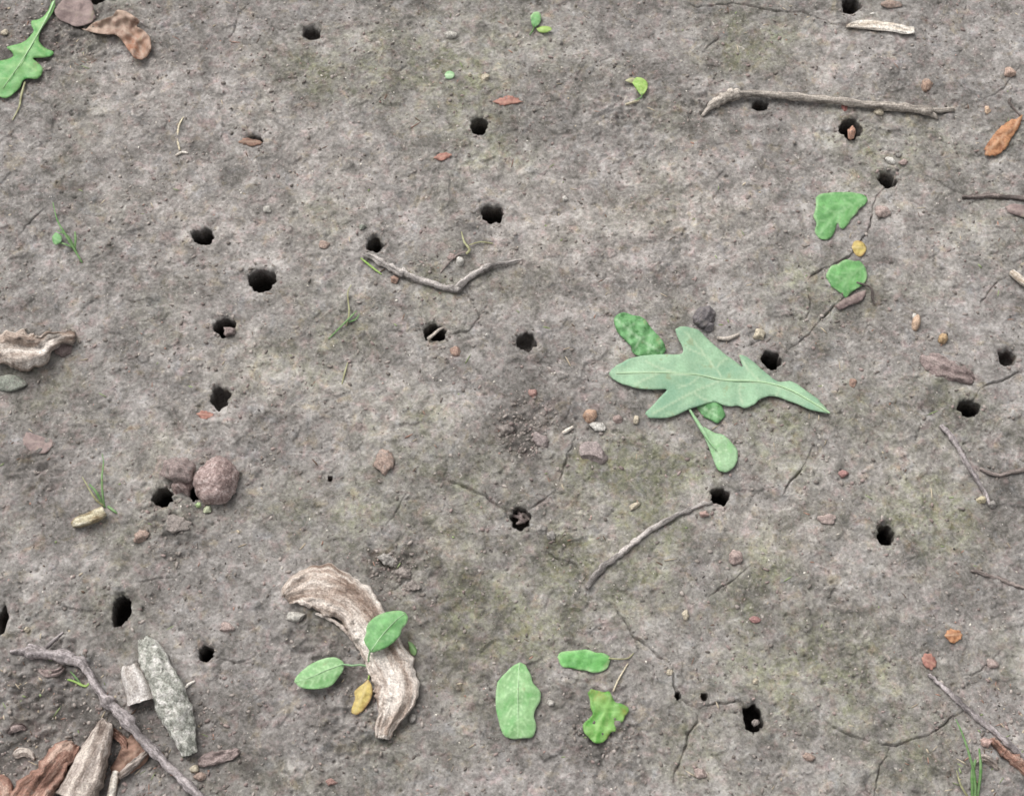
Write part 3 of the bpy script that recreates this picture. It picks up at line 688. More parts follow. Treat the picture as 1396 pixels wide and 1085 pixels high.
tag(o, 'flat green leaf with torn lower edge, upper of two at upper right', 'leaf')
o = leaf('leaf', [(1129,368),(1134,362),(1143,360),(1149,355),(1157,354),(1166,356),(1172,356),(1177,361),(1180,366),(1182,374),(1181,381),(1177,388),(1171,392),(1163,397),(1157,403),(1153,406),(1148,401),(1141,396),(1134,391),(1130,384),(1126,377)], M['green'],
     mid=[(1178,362),(1160,376),(1140,386)], veins=[[(1163,374),(1150,362)],[(1155,379),(1156,396)],[(1148,382),(1134,374)]], lift=.6, dome=1.1, wave=.9, seed=9, ws=12, jag=.02, auto_v=True)
tag(o, 'roundish flat green leaf with ragged rim beside the small yellow leaf', 'leaf')
o = leaf('leaf', [(1161,337),(1164,330),(1170,328),(1177,331),(1181,338),(1179,345),(1173,350),(1166,347)], M['yellow'], lift=.5, dome=1.1, wave=.8, seed=10, ws=8, step=2)
tag(o, 'tiny golden yellow leaf between the two flat green leaves', 'leaf')
o = leaf('oak_leaf', [(75,0),(75,8),(72,17),(65,28),(57,40),(53,50),(54,58),(62,66),(73,71),(69,77),(57,79),(45,80),(52,86),(58,94),(56,103),(49,108),(38,107),(31,111),(27,120),(19,127),(9,134),(-4,130),(-18,120),(-24,104),(-22,92),(-10,86),(0,83),(10,81),(18,77),(16,71),(9,65),(18,62),(29,59),(37,54),(43,47),(46,42),(43,35),(43,29),(51,27),(59,23),(66,14),(70,4)], M['oak'],
     mid=[(74,2),(66,20),(52,46),(38,70),(24,92),(4,120)], veins=[[(46,56),(62,70)],[(36,72),(16,68)],[(30,84),(52,98)],[(26,90),(0,90)],[(56,38),(46,32)],[(14,106),(-10,110)]], lift=1.3, dome=1.8, wave=1.8, seed=11, ws=18, vw=1.4, rib=1.3)
tag(o, 'bright green wavy lobed leaf cut by the left edge at the top', 'leaf')
# seedling by the driftwood
x, y, z = HL(501, 908)
sd1 = empty('seedling', (x, y, z)); tag(sd1, 'seedling with two round green leaves and a yellow one beside the curved wood', 'seedling')
SH = 6.0
leaf('leaf', [(496,872),(499,862),(500,853),(506,845),(516,838),(527,834),(540,832),(551,834),(556,841),(554,850),(548,857),(545,866),(537,875),(526,883),(515,887),(507,889),(500,881)], M['green'], mid=[(506,886),(522,864),(540,845),(552,836)],
     veins=[[(516,872),(502,864)],[(526,860),(515,846)],[(524,862),(538,866)],[(534,851),(530,840)]], lift=13, dome=1.2, wave=.9, seed=12, parent=sd1, ws=16, vw=.8, auto_v=True, rib=.7)
leaf('leaf', [(401,929),(404,922),(412,914),(422,906),(434,900),(447,896),(458,896),(467,901),(469,907),(467,915),(460,925),(452,934),(440,938),(425,939),(410,937)], M['palegreen'], mid=[(468,905),(445,913),(425,922),(402,930)],
     veins=[[(450,911),(440,901)],[(436,917),(424,908)],[(440,916),(444,932)],[(425,922),(424,936)]], lift=5, dome=1.4, wave=.8, seed=13, parent=sd1, ws=16, vw=.8, auto_v=True, rib=.7)
yl = leaf('leaf', [(502,925),(506,932),(508,941),(506,952),(500,962),(494,969),(486,974),(479,970),(481,961),(484,952),(483,943),(488,937),(495,932)], M['yellow'], mid=[(502,925),(496,945),(484,970)], lift=2, dome=1.2, wave=.6, seed=14, parent=sd1, ws=12, step=2.4)
yl['label'] = 'yellow leaf'
tube('stalk', [(466,905,1.2,6),(480,907,1.3,5.5),(490,906,1.4,4),(502,908,1.6,2.5)], M['spatula'], parent=sd1, seed=4, rough=.05, sides=8)
tube('stalk', [(505,886,1.3,12.5),(503,894,1.3,9),(502,908,1.5,2.5)], M['spatula'], parent=sd1, seed=5, rough=.05, sides=8)
tube('stalk', [(502,926,1.2,2.4),(504,916,1.3,2.6),(502,908,1.5,2.5)], M['yellowgreen'], parent=sd1, seed=6, rough=.05, sides=8)
o = leaf('leaf', [(556,874),(562,876),(568,885),(566,893),(560,890)], M['blade'], lift=.5, dome=.7, wave=.4, seed=15, step=2)
tag(o, 'narrow olive green leaf tip peeping from behind the curved wood', 'leaf')
o = leaf('leaf', [(678,930),(684,922),(692,914),(700,907),(708,903),(715,905),(719,911),(724,921),(727,931),(736,941),(737,950),(735,958),(730,967),(728,976),(731,988),(729,999),(724,1005),(712,1006),(700,1007),(688,1003),(683,994),(679,980),(676,964),(676,945)], M['palegreen'],
     mid=[(708,904),(706,940),(706,975),(706,1005)], veins=[[(706,930),(726,936)],[(706,945),(684,932)],[(706,955),(730,952)],[(706,970),(682,958)],[(706,985),(724,980)],[(706,992),(688,984)]], lift=1.2, dome=1.6, wave=1.5, seed=16, ws=22, vw=.9, rib=.8, auto_v=True)
tag(o, 'large oval pale green leaf with torn bottom near the bottom middle', 'leaf')
o = leaf('leaf', [(760,895),(764,889),(775,887),(788,886),(800,885),(812,889),(823,890),(832,896),(831,903),(828,910),(820,915),(810,917),(800,914),(790,913),(778,910),(766,908)], M['edgegreen'], mid=[(831,898),(800,900),(765,896)], lift=.8, dome=1.2, wave=1.0, seed=17, ws=11)
tag(o, 'small oblong green leaf with pale rim and a thin pale stalk', 'leaf')
tube('stalk', [(830,897,1.2,1),(843,898,1.0,.7),(856,897,.9,.4),(864,890,.6,.3)], M['drygrass'], parent=o, seed=7, rough=.05, sides=8)
bm_ = lambda pa: np.maximum(np.exp(-((pa[:, 0]-815)**2+(pa[:, 1]-945)**2)/130.0)*.7, np.exp(-((pa[:, 0]-852)**2+(pa[:, 1]-968)**2)/50.0)*.6+np.exp(-((pa[:, 0]-833)**2+(pa[:, 1]-1003)**2)/40.0)*.6)
o = leaf('leaf', [(801,944),(806,939),(815,941),(824,943),(830,942),(835,950),(839,957),(848,959),(856,964),(857,970),(852,976),(849,983),(841,987),(839,996),(833,998),(828,1006),(820,1012),(811,1012),(803,1005),(796,997),(795,987),(802,980),(808,973),(805,964),(804,953)], M['browning'],
     mid=[(836,942),(826,965),(815,990),(810,1010)], veins=[[(826,965),(810,956)],[(824,970),(845,970)],[(816,988),(800,990)],[(816,988),(832,994)]], lift=.6, dome=1.2, wave=1.6, seed=18, ws=12, jag=.012, spotmask=bm_)
tag(o, 'jagged green leaf browning along its upper edge near the bottom', 'leaf')
tube('stalk', [(836,942,1.1,1.2),(842,928,1.1,1.0),(850,914,1.0,.7),(856,904,.9,.4)], M['straw'], parent=o, seed=8, rough=.05, sides=8)
# dead leaves
o = leaf('dead_leaf', [(118,40),(126,32),(140,27),(154,22),(160,14),(172,16),(182,22),(190,30),(186,36),(196,42),(204,52),(206,64),(202,75),(194,81),(184,79),(176,70),(168,58),(158,48),(146,47),(130,45),(112,40)], M['deadtan'],
     mid=[(114,40),(140,38),(165,38),(188,55),(194,76)], lift=1.4, dome=1.5, fold=6, wave=5.0, seed=21, ws=11, thick=.4, spotmask=lambda pa: np.exp(-((pa[:, 0]-182)**2+(pa[:, 1]-66)**2)/500.0))
tag(o, 'curled tan brown dead leaf with a rusty tip at top left', 'dead leaf')
o = leaf('dead_leaf', [(80,6),(88,-2),(100,-8),(116,-6),(126,4),(128,16),(130,26),(118,34),(104,36),(92,32),(80,26),(74,16)], M['deadpink'], mid=[(78,10),(100,16),(126,22)], lift=.8, dome=2.0, wave=1.8, seed=22, ws=13, jag=.04)
tag(o, 'flattened dull pink dead leaf left of the curled tan leaf', 'dead leaf')
o = leaf('dead_leaf', [(1342,212),(1344,200),(1350,190),(1358,180),(1368,170),(1378,164),(1386,162),(1393,158),(1391,170),(1385,180),(1378,190),(1373,200),(1362,210),(1352,213)], M['deadorange'], mid=[(1344,210),(1362,190),(1380,176),(1392,160)], veins=[[(1362,190),(1356,186)],[(1362,190),(1370,198)],[(1352,202),(1346,200)]], lift=.8, dome=2.2, wave=1.8, seed=23, ws=9, jag=.12)
tag(o, 'folded orange brown dead leaf near the right edge, upper corner', 'dead leaf')
o = leaf('dead_leaf', [(160,1030),(170,1012),(182,1000),(196,1012),(205,1022),(200,1038),(190,1046),(176,1055),(162,1058),(150,1050)], M['deadbrown'], mid=[(158,1050),(178,1030),(196,1016)], lift=.8, dome=4, wave=3.0, seed=24, ws=10, jag=.08)
tag(o, 'crumpled reddish brown dead leaf between branch and grey twig at bottom left', 'dead leaf')
o = leaf('dead_leaf', [(1370,282),(1382,278),(1396,280),(1404,288),(1398,296),(1386,294),(1376,290)], M['deadpink'], lift=.6, dome=1.5, wave=1.2, seed=25, ws=8, jag=.12)
tag(o, 'small pale pink dead leaf under the dark twig at right edge', 'dead leaf')
o = leaf('dead_leaf', [(672,139),(682,134),(693,131),(704,133),(710,139),(700,142),(688,144),(678,142)], M['deadpink'] , lift=.4, dome=.8, wave=.8, seed=26, ws=7, step=2.2, jag=.28)
o.data.materials[0] = leaf_material('rusty_leaf_flake', (0.36, 0.18, 0.14), (0.44, 0.26, 0.2), (0.22, 0.10, 0.08), 200, rough=.7)
RUST = o.data.materials[0]
tag(o, 'thin rusty red leaf flake above the rounded black burrow in the upper middle', 'leaf flake')
o = leaf('dead_leaf', [(590,216),(598,210),(608,208),(616,211),(610,216),(600,219)], RUST, lift=.4, dome=.8, wave=.8, seed=27, ws=7, step=2, jag=.28)
tag(o, 'tiny rusty leaf flake below the rounded black burrow in the upper middle', 'leaf flake')
o = leaf('dead_leaf', [(1137,418),(1150,408),(1163,402),(1180,396),(1178,406),(1170,413),(1158,416),(1146,422)], M['deadpink'], mid=[(1138,418),(1180,398)], lift=.6, dome=1.4, wave=1.4, seed=28, ws=8, jag=.12)
tag(o, 'ragged pink leaf scrap under the roundish green leaf', 'leaf scrap')
o = leaf('dead_leaf', [(1286,866),(1294,858),(1304,858),(1312,864),(1308,872),(1298,876)], M['deadorange'], lift=.5, dome=1.2, wave=1.2, seed=29, ws=7, step=2.2, jag=.28)
tag(o, 'bright orange leaf crumb on bare soil at lower right', 'leaf scrap')
o = leaf('dead_leaf', [(1256,896),(1264,890),(1274,896),(1276,906),(1268,912),(1260,906)], RUST, lift=.5, dome=1.6, wave=1.2, seed=30, ws=7, step=2.2, jag=.28)
tag(o, 'dark red leaf crumb at the upper end of the lower right twig', 'leaf scrap')
o = leaf('dead_leaf', [(325,194),(334,188),(344,190),(352,191),(358,195),(348,199),(334,198)], M['deadbrown'], lift=.6, dome=1.2, wave=.8, seed=31, ws=7, step=2.2, jag=.28)
tag(o, 'brown flake lying on the lip of a narrow burrow hole at upper left', 'leaf flake')
o = leaf('dead_leaf', [(268,564),(276,560),(286,562),(292,566),(284,570),(274,571)], RUST, lift=.4, dome=1.0, wave=.8, seed=32, ws=7, step=2, jag=.28)
tag(o, 'red flake just below the earthy floored burrow hole at left', 'leaf flake')
o = leaf('dead_leaf', [(30,600),(36,590),(48,592),(60,596),(72,600),(70,610),(58,618),(44,616),(34,608)], M['deadpink'], lift=.0, dome=.3, wave=1.6, seed=33, ws=9, jag=.12)
tag(o, 'half buried mauve leaf scrap in a hollow near the left edge', 'leaf scrap')
# small sprouts
def sprout(px, py, label, leaves, stalk=None, name='sprout'):
    x, y, z = HL(px, py); e = empty(name, (x, y, z)); tag(e, label, 'sprout', 'small green sprouts')
    for i, (ol, mt, lf) in enumerate(leaves):
        leaf('leaf', ol, M[mt], lift=lf, dome=.9, wave=.7, seed=int(px+i*3) % 50, parent=e, ws=7, step=2.0, vw=.8)
    if stalk: tube('stalk', stalk, M['blade'], parent=e, seed=int(px) % 30, rough=.06, sides=6)
    return e
sprout(730, 36, 'tiny sprout with one green and one yellowish leaf near the top edge', [([(723,22),(728,17),(735,17),(738,24),(736,32),(730,37),(725,34)], 'green', 3), ([(731,39),(740,36),(750,37),(752,41),(744,45),(735,44)], 'yellowgreen', 1.2)], [(728,34,1.2,3),(727,41,1.2,1),(722,48,1,0)])
sprout(872, 118, 'tiny yellow green sprout right of the upper middle above a bare patch', [([(862,113),(867,106),(876,107),(883,114),(881,124),(875,130),(869,124)], 'yellowgreen', 2.2), ([(852,110),(860,106),(866,108),(862,114)], 'drygrass', 2)], [(875,127,1.2,2),(874,133,1.2,1),(865,138,1.0,.4)])
tag(tube('straw', [(853,143,1.5),(862,140,1.9),(872,137,1.4)], M['straw'], seed=40, rough=.1), 'short cream straw under the yellow green sprout at the upper middle', 'straw')
o = leaf('leaf', [(606,102),(609,98),(614,97),(619,100),(619,105),(614,108),(608,107)], M['spatula'], lift=.5, dome=.8, wave=.2, seed=41, step=2); tag(o, 'tiny round pale green leaf disc on bare soil at upper middle', 'leaf')
def bladed(px, py, label, blades, name='grass_tuft', group='thin grass tufts', cat='grass'):
    x, y, z = HL(px, py); e = empty(name, (x, y, z)); tag(e, label, cat, group)
    for i, (pts, mt) in enumerate(blades):
        tube('blade', pts, M[mt], parent=e, seed=(int(px)+i*7) % 60, rough=.1, sides=6, flat=.35)
    return e
bladed(102, 342, 'small green grass seedling with bright heart leaf at left', [([(112,358,1,0),(100,338,1.6,3),(88,318,1.6,6),(78,300,1,7),(72,276,.6,7)],'blade'),([(102,342,1.2,1),(103,325,1.8,4),(102,316,.9,5)],'blade'),([(104,342,1,1),(92,322,1.6,4),(78,314,.8,4)],'blade'),([(100,338,1,1),(86,332,1.3,2),(76,330,.6,1)],'blade')])
o = leaf('leaf', [(71,323),(76,317),(84,322),(83,330),(76,334),(72,330)], M['green'], lift=3, dome=.8, wave=.4, seed=43, step=2); tag(o, 'tiny bright green leaflet on the grass seedling at left', 'leaf')
bladed(140, 690, 'small green grass seedling beside the pale seed husk', [([(143,692,1,0),(140,675,1.5,4),(139,650,1.5,7),(141,630,.8,8),(139,618,.4,8)],'blade'),([(141,690,1.2,0),(132,672,1.9,4),(122,660,1.0,5)],'blade'),([(143,690,1.2,0),(130,680,1.4,3),(112,650,.7,5)],'drygrass'),([(147,690,2,0),(155,696,1.8,1),(160,700,.8,0)],'blade')])
bladed(475, 440, 'faint pale grass wisp below the left end of the crooked twig', [([(448,462,.8,0),(460,450,1.1,1),(474,436,1.3,2),(486,424,.7,1)],'blade'),([(472,445,1,0),(476,425,1.1,2),(474,400,.9,3),(479,388,.5,2)],'drygrass'),([(470,440,1,0),(484,436,1.2,1),(490,428,.5,1)],'blade')])
bladed(468, 515, 'single short pale grass stem in bare soil left of the straw crossed burrow', [([(466,524,.8,0),(470,508,1.1,1),(474,494,.6,1)],'drygrass')])
bladed(1325, 1060, 'taller green grass tuft in the bottom right corner', [([(1330,1095,1.6,0),(1329,1060,1.9,5),(1322,1030,1.8,9),(1312,1000,1.3,11),(1303,980,.7,11)],'blade'),([(1326,1090,2.2,0),(1326,1055,2.8,5),(1330,1035,1.6,6)],'blade'),([(1332,1090,2,0),(1337,1050,2.2,5),(1335,1020,1.2,7)],'blade'),([(1322,1090,1.6,0),(1310,1070,1.4,3),(1304,1050,.6,4)],'drygrass')])
bladed(103, 925, 'two short green blades under the grey forked twig at lower left', [([(92,926,1,0),(100,928,1.5,1),(116,935,1.8,1),(122,930,.8,1)],'yellowgreen'),([(96,915,.8,0),(104,924,1.3,1),(112,934,.8,0)],'blade')])
bladed(632, 345, 'dry rootlet tuft beside the small white pebble above the crooked twig', [([(629,316,.7,2),(633,330,1.4,3),(640,340,1.8,3),(636,346,1.8,2)],'drygrass'),([(640,342,1.5,2),(626,346,1.6,1),(612,358,1.2,.6),(600,372,.8,0)],'twigdark'),([(640,334,.8,1),(655,330,1,1),(672,332,.7,0)],'drygrass')], name='dry_tuft')
bladed(505, 360, 'yellowish grass straw lying along the left end of the crooked twig', [([(492,352,1,1),(502,360,1.6,1),(512,368,1.4,.6),(520,374,.8,0)],'yellowgreen')])
bladed(36, 135, 'thin dead stem running down from the bright lobed leaf', [([(34,112,1.4,1),(29,130,1.6,.8),(26,146,1.2,.4),(17,164,.8,0)],'drygrass')])

# ------------------------------------------------------------------ TWIGS AND WOOD
t = tube('twig', [(495,346,3.4,1.6),(510,352,4.2),(528,363,4.4),(546,371,5.4),(560,377,5.0),(580,384,4.2),(600,390,4.2),(615,394,4.6),(628,395,5.4,.4)], M['twig'], seed=1, rough=.2, knots=((.40,.4),(.97,.3)), wob=1.0, lift=.5)
tag(t, 'crooked grey forked twig bent like a tick in the upper middle', 'twig')
tube('side_branch', [(624,394,4.6,.4),(635,382,4.2,.6),(650,371,3.8,.8),(664,364,4.6,1),(676,361,2.6,1),(692,358,1.8,.6),(712,353,1.0)], M['twig'], parent=t, seed=2, rough=.2, knots=((.5,.3),), wob=1.0, lift=.5)
t = tube('twig', [(958,158,2.2),(968,146,4.0),(980,138,5.6,1),(995,131,4.8,2),(1015,128,4.2,2.4),(1050,129,4.4,2.4),(1090,132.5,4.6,2.2),(1130,136.5,4.6,2.2),(1170,141,4.6,2),(1210,145,4.6,1.6),(1245,149,4.8,1.2),(1270,152,5.4,.8)], M['twigtan'], seed=4, rough=.18, knots=((.22,.15),(.6,.15),(.97,.35)), wob=.5, lift=.3)
tag(t, 'long nearly straight tan twig across the upper right', 'twig')
tube('tip', [(1262,152,4),(1274,158,3.6),(1278,162,2)], M['twigtan'], parent=t, seed=5); tube('tip', [(1268,151,4),(1284,151,3.4),(1300,149,3.2)], M['twigtan'], parent=t, seed=6)
t = tube('twig', [(800,800,4.2),(808,790,4.2),(820,775,4.0),(836,762,3.8),(850,751,4.0),(866,738,3.6),(884,724,3.6),(905,711,3.4),(930,699,3.0),(950,690,2.8),(970,684,2.4)], M['twig'], seed=7, rough=.18, knots=((.42,.2),(.7,.15)), wob=1.2)
tag(t, 'slender grey bent twig slanting up to a burrow hole, middle right', 'twig')
t = tube('twig', [(14,888,2.6,0),(28,888,4.0,.5),(42,888,5.8,1),(60,891,6.2,1.4),(80,894,6.2,1.6),(100,898,6.4,1.8),(114,908,6.0,2),(124,922,5.4,2.2),(136,942,5.6,2.4),(152,962,5.8,3),(166,975,6.2,4),(184,996,5.6,4.4),(204,1018,6.2,4),(222,1036,5.6,3.4),(240,1054,5.6,2.6),(258,1072,5.8,2),(276,1092,6,1.6)], M['twigmauve'], seed=8, rough=.16, knots=((.12,.25),(.30,.25),(.55,.2),(.66,.2),(.85,.15)), wob=1.4)
tag(t, 'long mauve grey twig angling down across the bottom left corner', 'twig')
tube('side_branch', [(54,890,3.4,1.6),(66,880,3.0,2),(76,871,2.6,2.4),(86,862,1.8,2.6)], M['twigmauve'], parent=t, seed=9, rough=.15)
t = tube('twig', [(1283,580,3.6),(1294,592,3.8),(1304,606,3.4),(1316,628,3.8),(1328,648,3.4),(1340,668,3.0),(1350,690,2.4)], M['twigmauve'], seed=10, rough=.16, wob=1); tag(t, 'short slanted grey twig ending at a cream pebble, right side', 'twig')
t = tube('twig', [(1336,640,2.4),(1348,645,2.8),(1364,648,2.6),(1380,643,3),(1402,641,3)], M['twigdark'], seed=12, rough=.25, wob=1); tag(t, 'dark twig reaching in from the right edge beside the slanted grey twig', 'twig')
t = tube('twig', [(1312,268,3.0),(1326,269,3.4),(1345,267,3.4),(1368,268,3.2),(1402,271,3.2)], M['twigdark'], seed=13, rough=.25, wob=1); tag(t, 'dark twig at the upper right edge above the pale pink dead leaf', 'twig')
t = tube('twig', [(1324,778,2),(1340,782,2.6),(1360,788,2.8),(1380,796,2.6),(1402,804,2.6)], M['twigdark'], seed=14, rough=.3, wob=1.4, sink=.5); tag(t, 'half buried dark twig at the right edge below the slanted grey twig', 'twig')
t = tube('twig', [(1266,920,2.6),(1282,933,3.0),(1300,950,3.2),(1320,968,3.8),(1342,986,3.8),(1366,1006,4.0),(1388,1026,4.2),(1404,1042,4.4)], M['twigmauve'], seed=15, rough=.18, wob=1); tag(t, 'straight dark mauve twig running into the bottom right corner', 'twig')
t = tube('twig', [(1352,1008,4.0),(1364,1020,6),(1380,1034,6.5),(1404,1054,7)], M['redwood'], seed=16, rough=.3, wob=1); tag(t, 'thick orange brown stick beside the dark mauve twig, bottom right corner', 'stick')
t = tube('twig', [(978,461,2.4),(990,462,3),(1002,458,2.4),(1008,455,1.4)], M['twigtan'], seed=17, rough=.2); tag(t, 'short broken twig bit between dark pebble and cream pebble', 'twig')
t = tube('twig', [(1379,371,5.0,1),(1390,380,5.2,1.4),(1406,392,5.2,2)], M['straw'], seed=18, rough=.08); t.data.materials[0] = M['chip']; tag(t, 'white peeled stick poking in from the right edge', 'stick')
t = tube('twig', [(158,1052,5,1),(155,1066,5.6,1.4),(150,1092,6,1.6)], M['chip'], seed=19, rough=.08); tag(t, 'short cream stick standing out at the bottom left between branch and grey twig', 'stick')
t = tube('twig', [(583,462,2.2,1.2),(590,457,2.2,1.6),(598,450,2.0,1.6),(604,447,1.4,1.2)], M['twigtan'], seed=20, rough=.15, lift=-.3); tag(t, 'short pale straw bridging a black burrow hole', 'straw')
t = tube('twig', [(245,205,1.2),(242,190,1.4),(244,172,1.4),(250,160,.8)], M['straw'], seed=21, rough=.2, sink=.4); tag(t, 'thin curved straw on bare soil at upper left', 'straw')
t = tube('twig', [(240,212,1.5),(248,208,1.7),(256,209,1.2)], M['chip'], seed=22, rough=.2, sink=.4); tag(t, 'tiny pale splinter below the thin curved straw at upper left', 'splinter')
t = tube('twig', [(767,590,2.2),(773,587,2.8),(781,582,2.0)], M['chip'], seed=23, rough=.1); tag(t, 'tiny white splinter left of the orange pebble in the middle', 'splinter')
t = tube('twig', [(252,938,1.6),(258,932,2),(266,928,1.2)], M['chip'], seed=24, rough=.1); tag(t, 'tiny white splinter on the right of the lichen bark strip', 'splinter')
tag(tube('twig', [(1392,158,1.5),(1384,150,1.6),(1376,140,2.0),(1378,134,1.4)], M['twigdark'], seed=25, rough=.2), 'short dark twig above the folded orange dead leaf', 'twig')
tag(tube('twig', [(1168,385,1.2,1),(1187,392,1.6,1),(1189,405,1.6,.5),(1192,415,1,0)], M['twigdark'], seed=26, rough=.2), 'thin dark rootlet right of the roundish green leaf', 'rootlet')
w = slab('driftwood', [(389,817,9,3),(402,807,21,5),(424,802,29,7),(448,805,33,8),(472,817,33,8.5),(493,836,30,8.5),(509,858,28,8),(521,882,28,8),(531,908,33,8),(539,932,32,7.5),(540,952,27,8),(534,974,18,7),(526,990,13,6),(523,1002,11,5),(522,1008,9,3)], M['drift'], seed=2, arch=.5, rough=.11, m=52, fray=.9, ridges=.9, flakes=1.0)
tag(w, 'curved crescent of weathered pinkish tan wood at the lower middle left', 'wood')
tube('splinter', [(430,836,1.6,.5),(444,841,2.2,1),(460,850,2.4,1.2),(475,864,2.4,1.2),(489,882,2.2,1.2),(498,900,1.6,.6)], M['drift'], parent=w, seed=44, rough=.3)
w = slab('bark_strip', [(195,868,8,3),(201,880,14,5),(209,898,19,7),(219,923,23,8),(230,948,24,9),(241,974,22,8.5),(249,998,17,7),(255,1018,13,6),(259,1030,11,5)], M['lichen'], seed=4, thick=1.2, rough=.12, m=28, fray=.6, ridges=1.6, lift=.6)
tag(w, 'long strip of grey green lichen covered bark at lower left', 'bark')
w = slab('bark_curl', [(177,905,11,6),(181,920,16,8),(186,936,18,9),(191,951,19,8.5),(193,957,19,10)], M['palebark'], seed=5, thick=.7, rough=.09, m=28, fray=.3, ridges=1.0, lift=.6)
tag(w, 'short pale whitish bark curl on the left of the lichen strip', 'bark')
w = slab('wood_chunk', [(104,1012,8,4),(92,1026,16,8),(76,1044,20,11),(60,1064,24,12),(44,1084,26,12),(34,1100,26,12)], M['redwood'], seed=6, arch=.7, rough=.2, m=28, fray=.9, ridges=3.2)
tag(w, 'splintered reddish brown wood chunk in the bottom left corner', 'wood')
w = slab('branch_piece', [(146,980,7,5),(141,994,14,9),(132,1018,19,13),(122,1042,24,15),(112,1066,28,16),(102,1092,31,17)], M['branch'], seed=7, arch=.6, rough=.1, m=28, fray=.8, ridges=1.8)
tag(w, 'thick grey brown branch piece at the bottom left beside the wood chunk', 'branch')
w = slab('wood_chip', [(1153,36,2,1),(1168,34,5,1.6),(1184,34,6.5,2),(1200,36,7,2),(1218,38,6,1.8),(1234,41,5.5,1.7),(1248,42,4.5,1.4)], M['chip'], seed=8, arch=.35, rough=.10, m=24, fray=.5, ridges=.6, lift=.8, flakes=.35)
tag(w, 'cream white splintered wood chip near the top right', 'wood chip')
w = slab('bark_piece', [(-20,480,14,5),(0,478,20,6),(20,476,24,8),(42,478,26,10),(56,476,21,9),(70,468,13,7),(84,462,9,6),(98,460,10,5),(104,460,6,3)], M['drift'], seed=9, arch=.7, rough=.26, m=26, fray=.8, ridges=3)
w.data.materials[0] = M['drift']
tag(w, 'flaky grey brown bark piece entering from the left edge', 'bark')
pebble(88, 476, 14, 11, 8, M['barkfrag'], 'brown clod tucked under the tip of the flaky bark at the left edge', 'clod', 'soil_clod', group='clods of dry soil')
w = slab('bark_fragment', [(1252,488,5,1),(1264,490,12,2),(1280,497,14,2.6),(1298,505,14,2.6),(1316,513,12,2.2),(1328,520,7,1)], M['barkfrag'], seed=10, arch=.7, rough=.2, m=26, ridges=1.5, fray=.6, lift=-.6)
tag(w, 'half buried mauve bark fragment near the right edge', 'bark')
x, y, z = HL(122, 708)
w = slab('seed_husk', [(98,716,4,3),(106,712,7,4.6),(118,708,8,5.4),(132,702,9,5.4),(143,696,8,4.6)], mottled('husk', [(0.32,(0.22,0.17,0.10)),(0.5,(0.42,0.38,0.27)),(0.68,(0.58,0.54,0.44))], scale=240, attr=True, bscale=600, bd=.0005), seed=11, arch=.6, rough=.1, m=18, fray=.3, ridges=1)
tag(w, 'pale ribbed seed husk beside the small grass seedling at left', 'seed husk')
fw = empty('fibre_wad', HL(710, 706)); tag(fw, 'wad of brown fibres plugging the burrow hole at the crack end', 'fibre wad')
for q, (a_, b_, c_, d_) in enumerate([(699,702,716,712),(704,714,720,708),(706,697,709,714),(711,700,722,709)]):
    tube('fibre', [(a_,b_,2.2,-6.5-q%3),((a_+c_)/2+2,(b_+d_)/2-1,3.2,-7-q%2),(c_,d_,2.0,-8)], M['twigdark'] if q % 2 else M['barkfrag'], parent=fw, seed=q+50, rough=.3, sides=6)

t = slab('bark_flake', [(160,1060,4,2),(170,1052,6,3),(182,1042,6,3.4),(193,1032,5,3),(201,1024,3,2)], M['branch'], seed=21, thick=.6, rough=.2, m=18, fray=.5, lift=1.2)
tag(t, 'small tan curled bark flake between branch and mauve grey twig at bottom left', 'bark flake')
t = slab('bark_flake', [(-6,1058,9,3),(2,1070,11,4),(6,1084,12,4),(4,1098,10,3)], M['redwood'], seed=22, rough=.25, m=18, fray=.8)
tag(t, 'orange brown bark flake in the very corner at bottom left', 'bark flake')
t = slab('bark_flake', [(268,1040,5,1.5),(282,1038,9,3),(300,1032,9,3),(316,1026,7,2),(326,1020,4,1)], M['barkfrag'], seed=23, rough=.25, m=18, fray=.6, lift=-.8)
tag(t, 'half buried dark reddish bark flake under the tip of the lichen bark strip', 'bark flake')
t = slab('bark_flake', [(150,992,3,1.5),(158,1000,6,2.5),(168,1010,7,3),(172,1022,4,2)], M['redwood'], seed=24, rough=.25, m=18, fray=.6)
tag(t, 'small dark red bark flake right of the branch piece tip at bottom left', 'bark flake')
t = slab('bark_flake', [(52,912,3,1),(64,918,6,2),(78,916,6,2),(88,908,3,1)], M['barkfrag'], seed=25, rough=.25, m=18, fray=.6, lift=-.5)
tag(t, 'flat brown bark flake under the left bend of the mauve grey twig', 'bark flake')
t = slab('bark_flake', [(18,1032,4,1.5),(28,1026,7,2.6),(40,1028,6,2.4),(48,1036,3,1)], M['branch'], seed=26, rough=.25, m=18, fray=.6, lift=-.3)
tag(t, 'grey bark flake above the reddish wood chunk at bottom left', 'bark flake')
t = slab('bark_flake', [(10,1000,3,1.5),(18,992,5,2.6),(30,990,5,2.4),(38,996,3,1)], M['barkfrag'], seed=27, rough=.25, m=18, fray=.6, lift=-.3)
tag(t, 'dark brown bark flake at the left edge below the mauve grey twig', 'bark flake')
t = slab('bark_flake', [(1328,1040,3,1.5),(1340,1034,6,2.2),(1352,1040,6,2.2),(1362,1050,3,1)], M['branch'], seed=28, rough=.25, m=18, fray=.6, lift=-.3)
tag(t, 'pale crumbly bark flake left of the thick orange brown stick', 'bark flake')
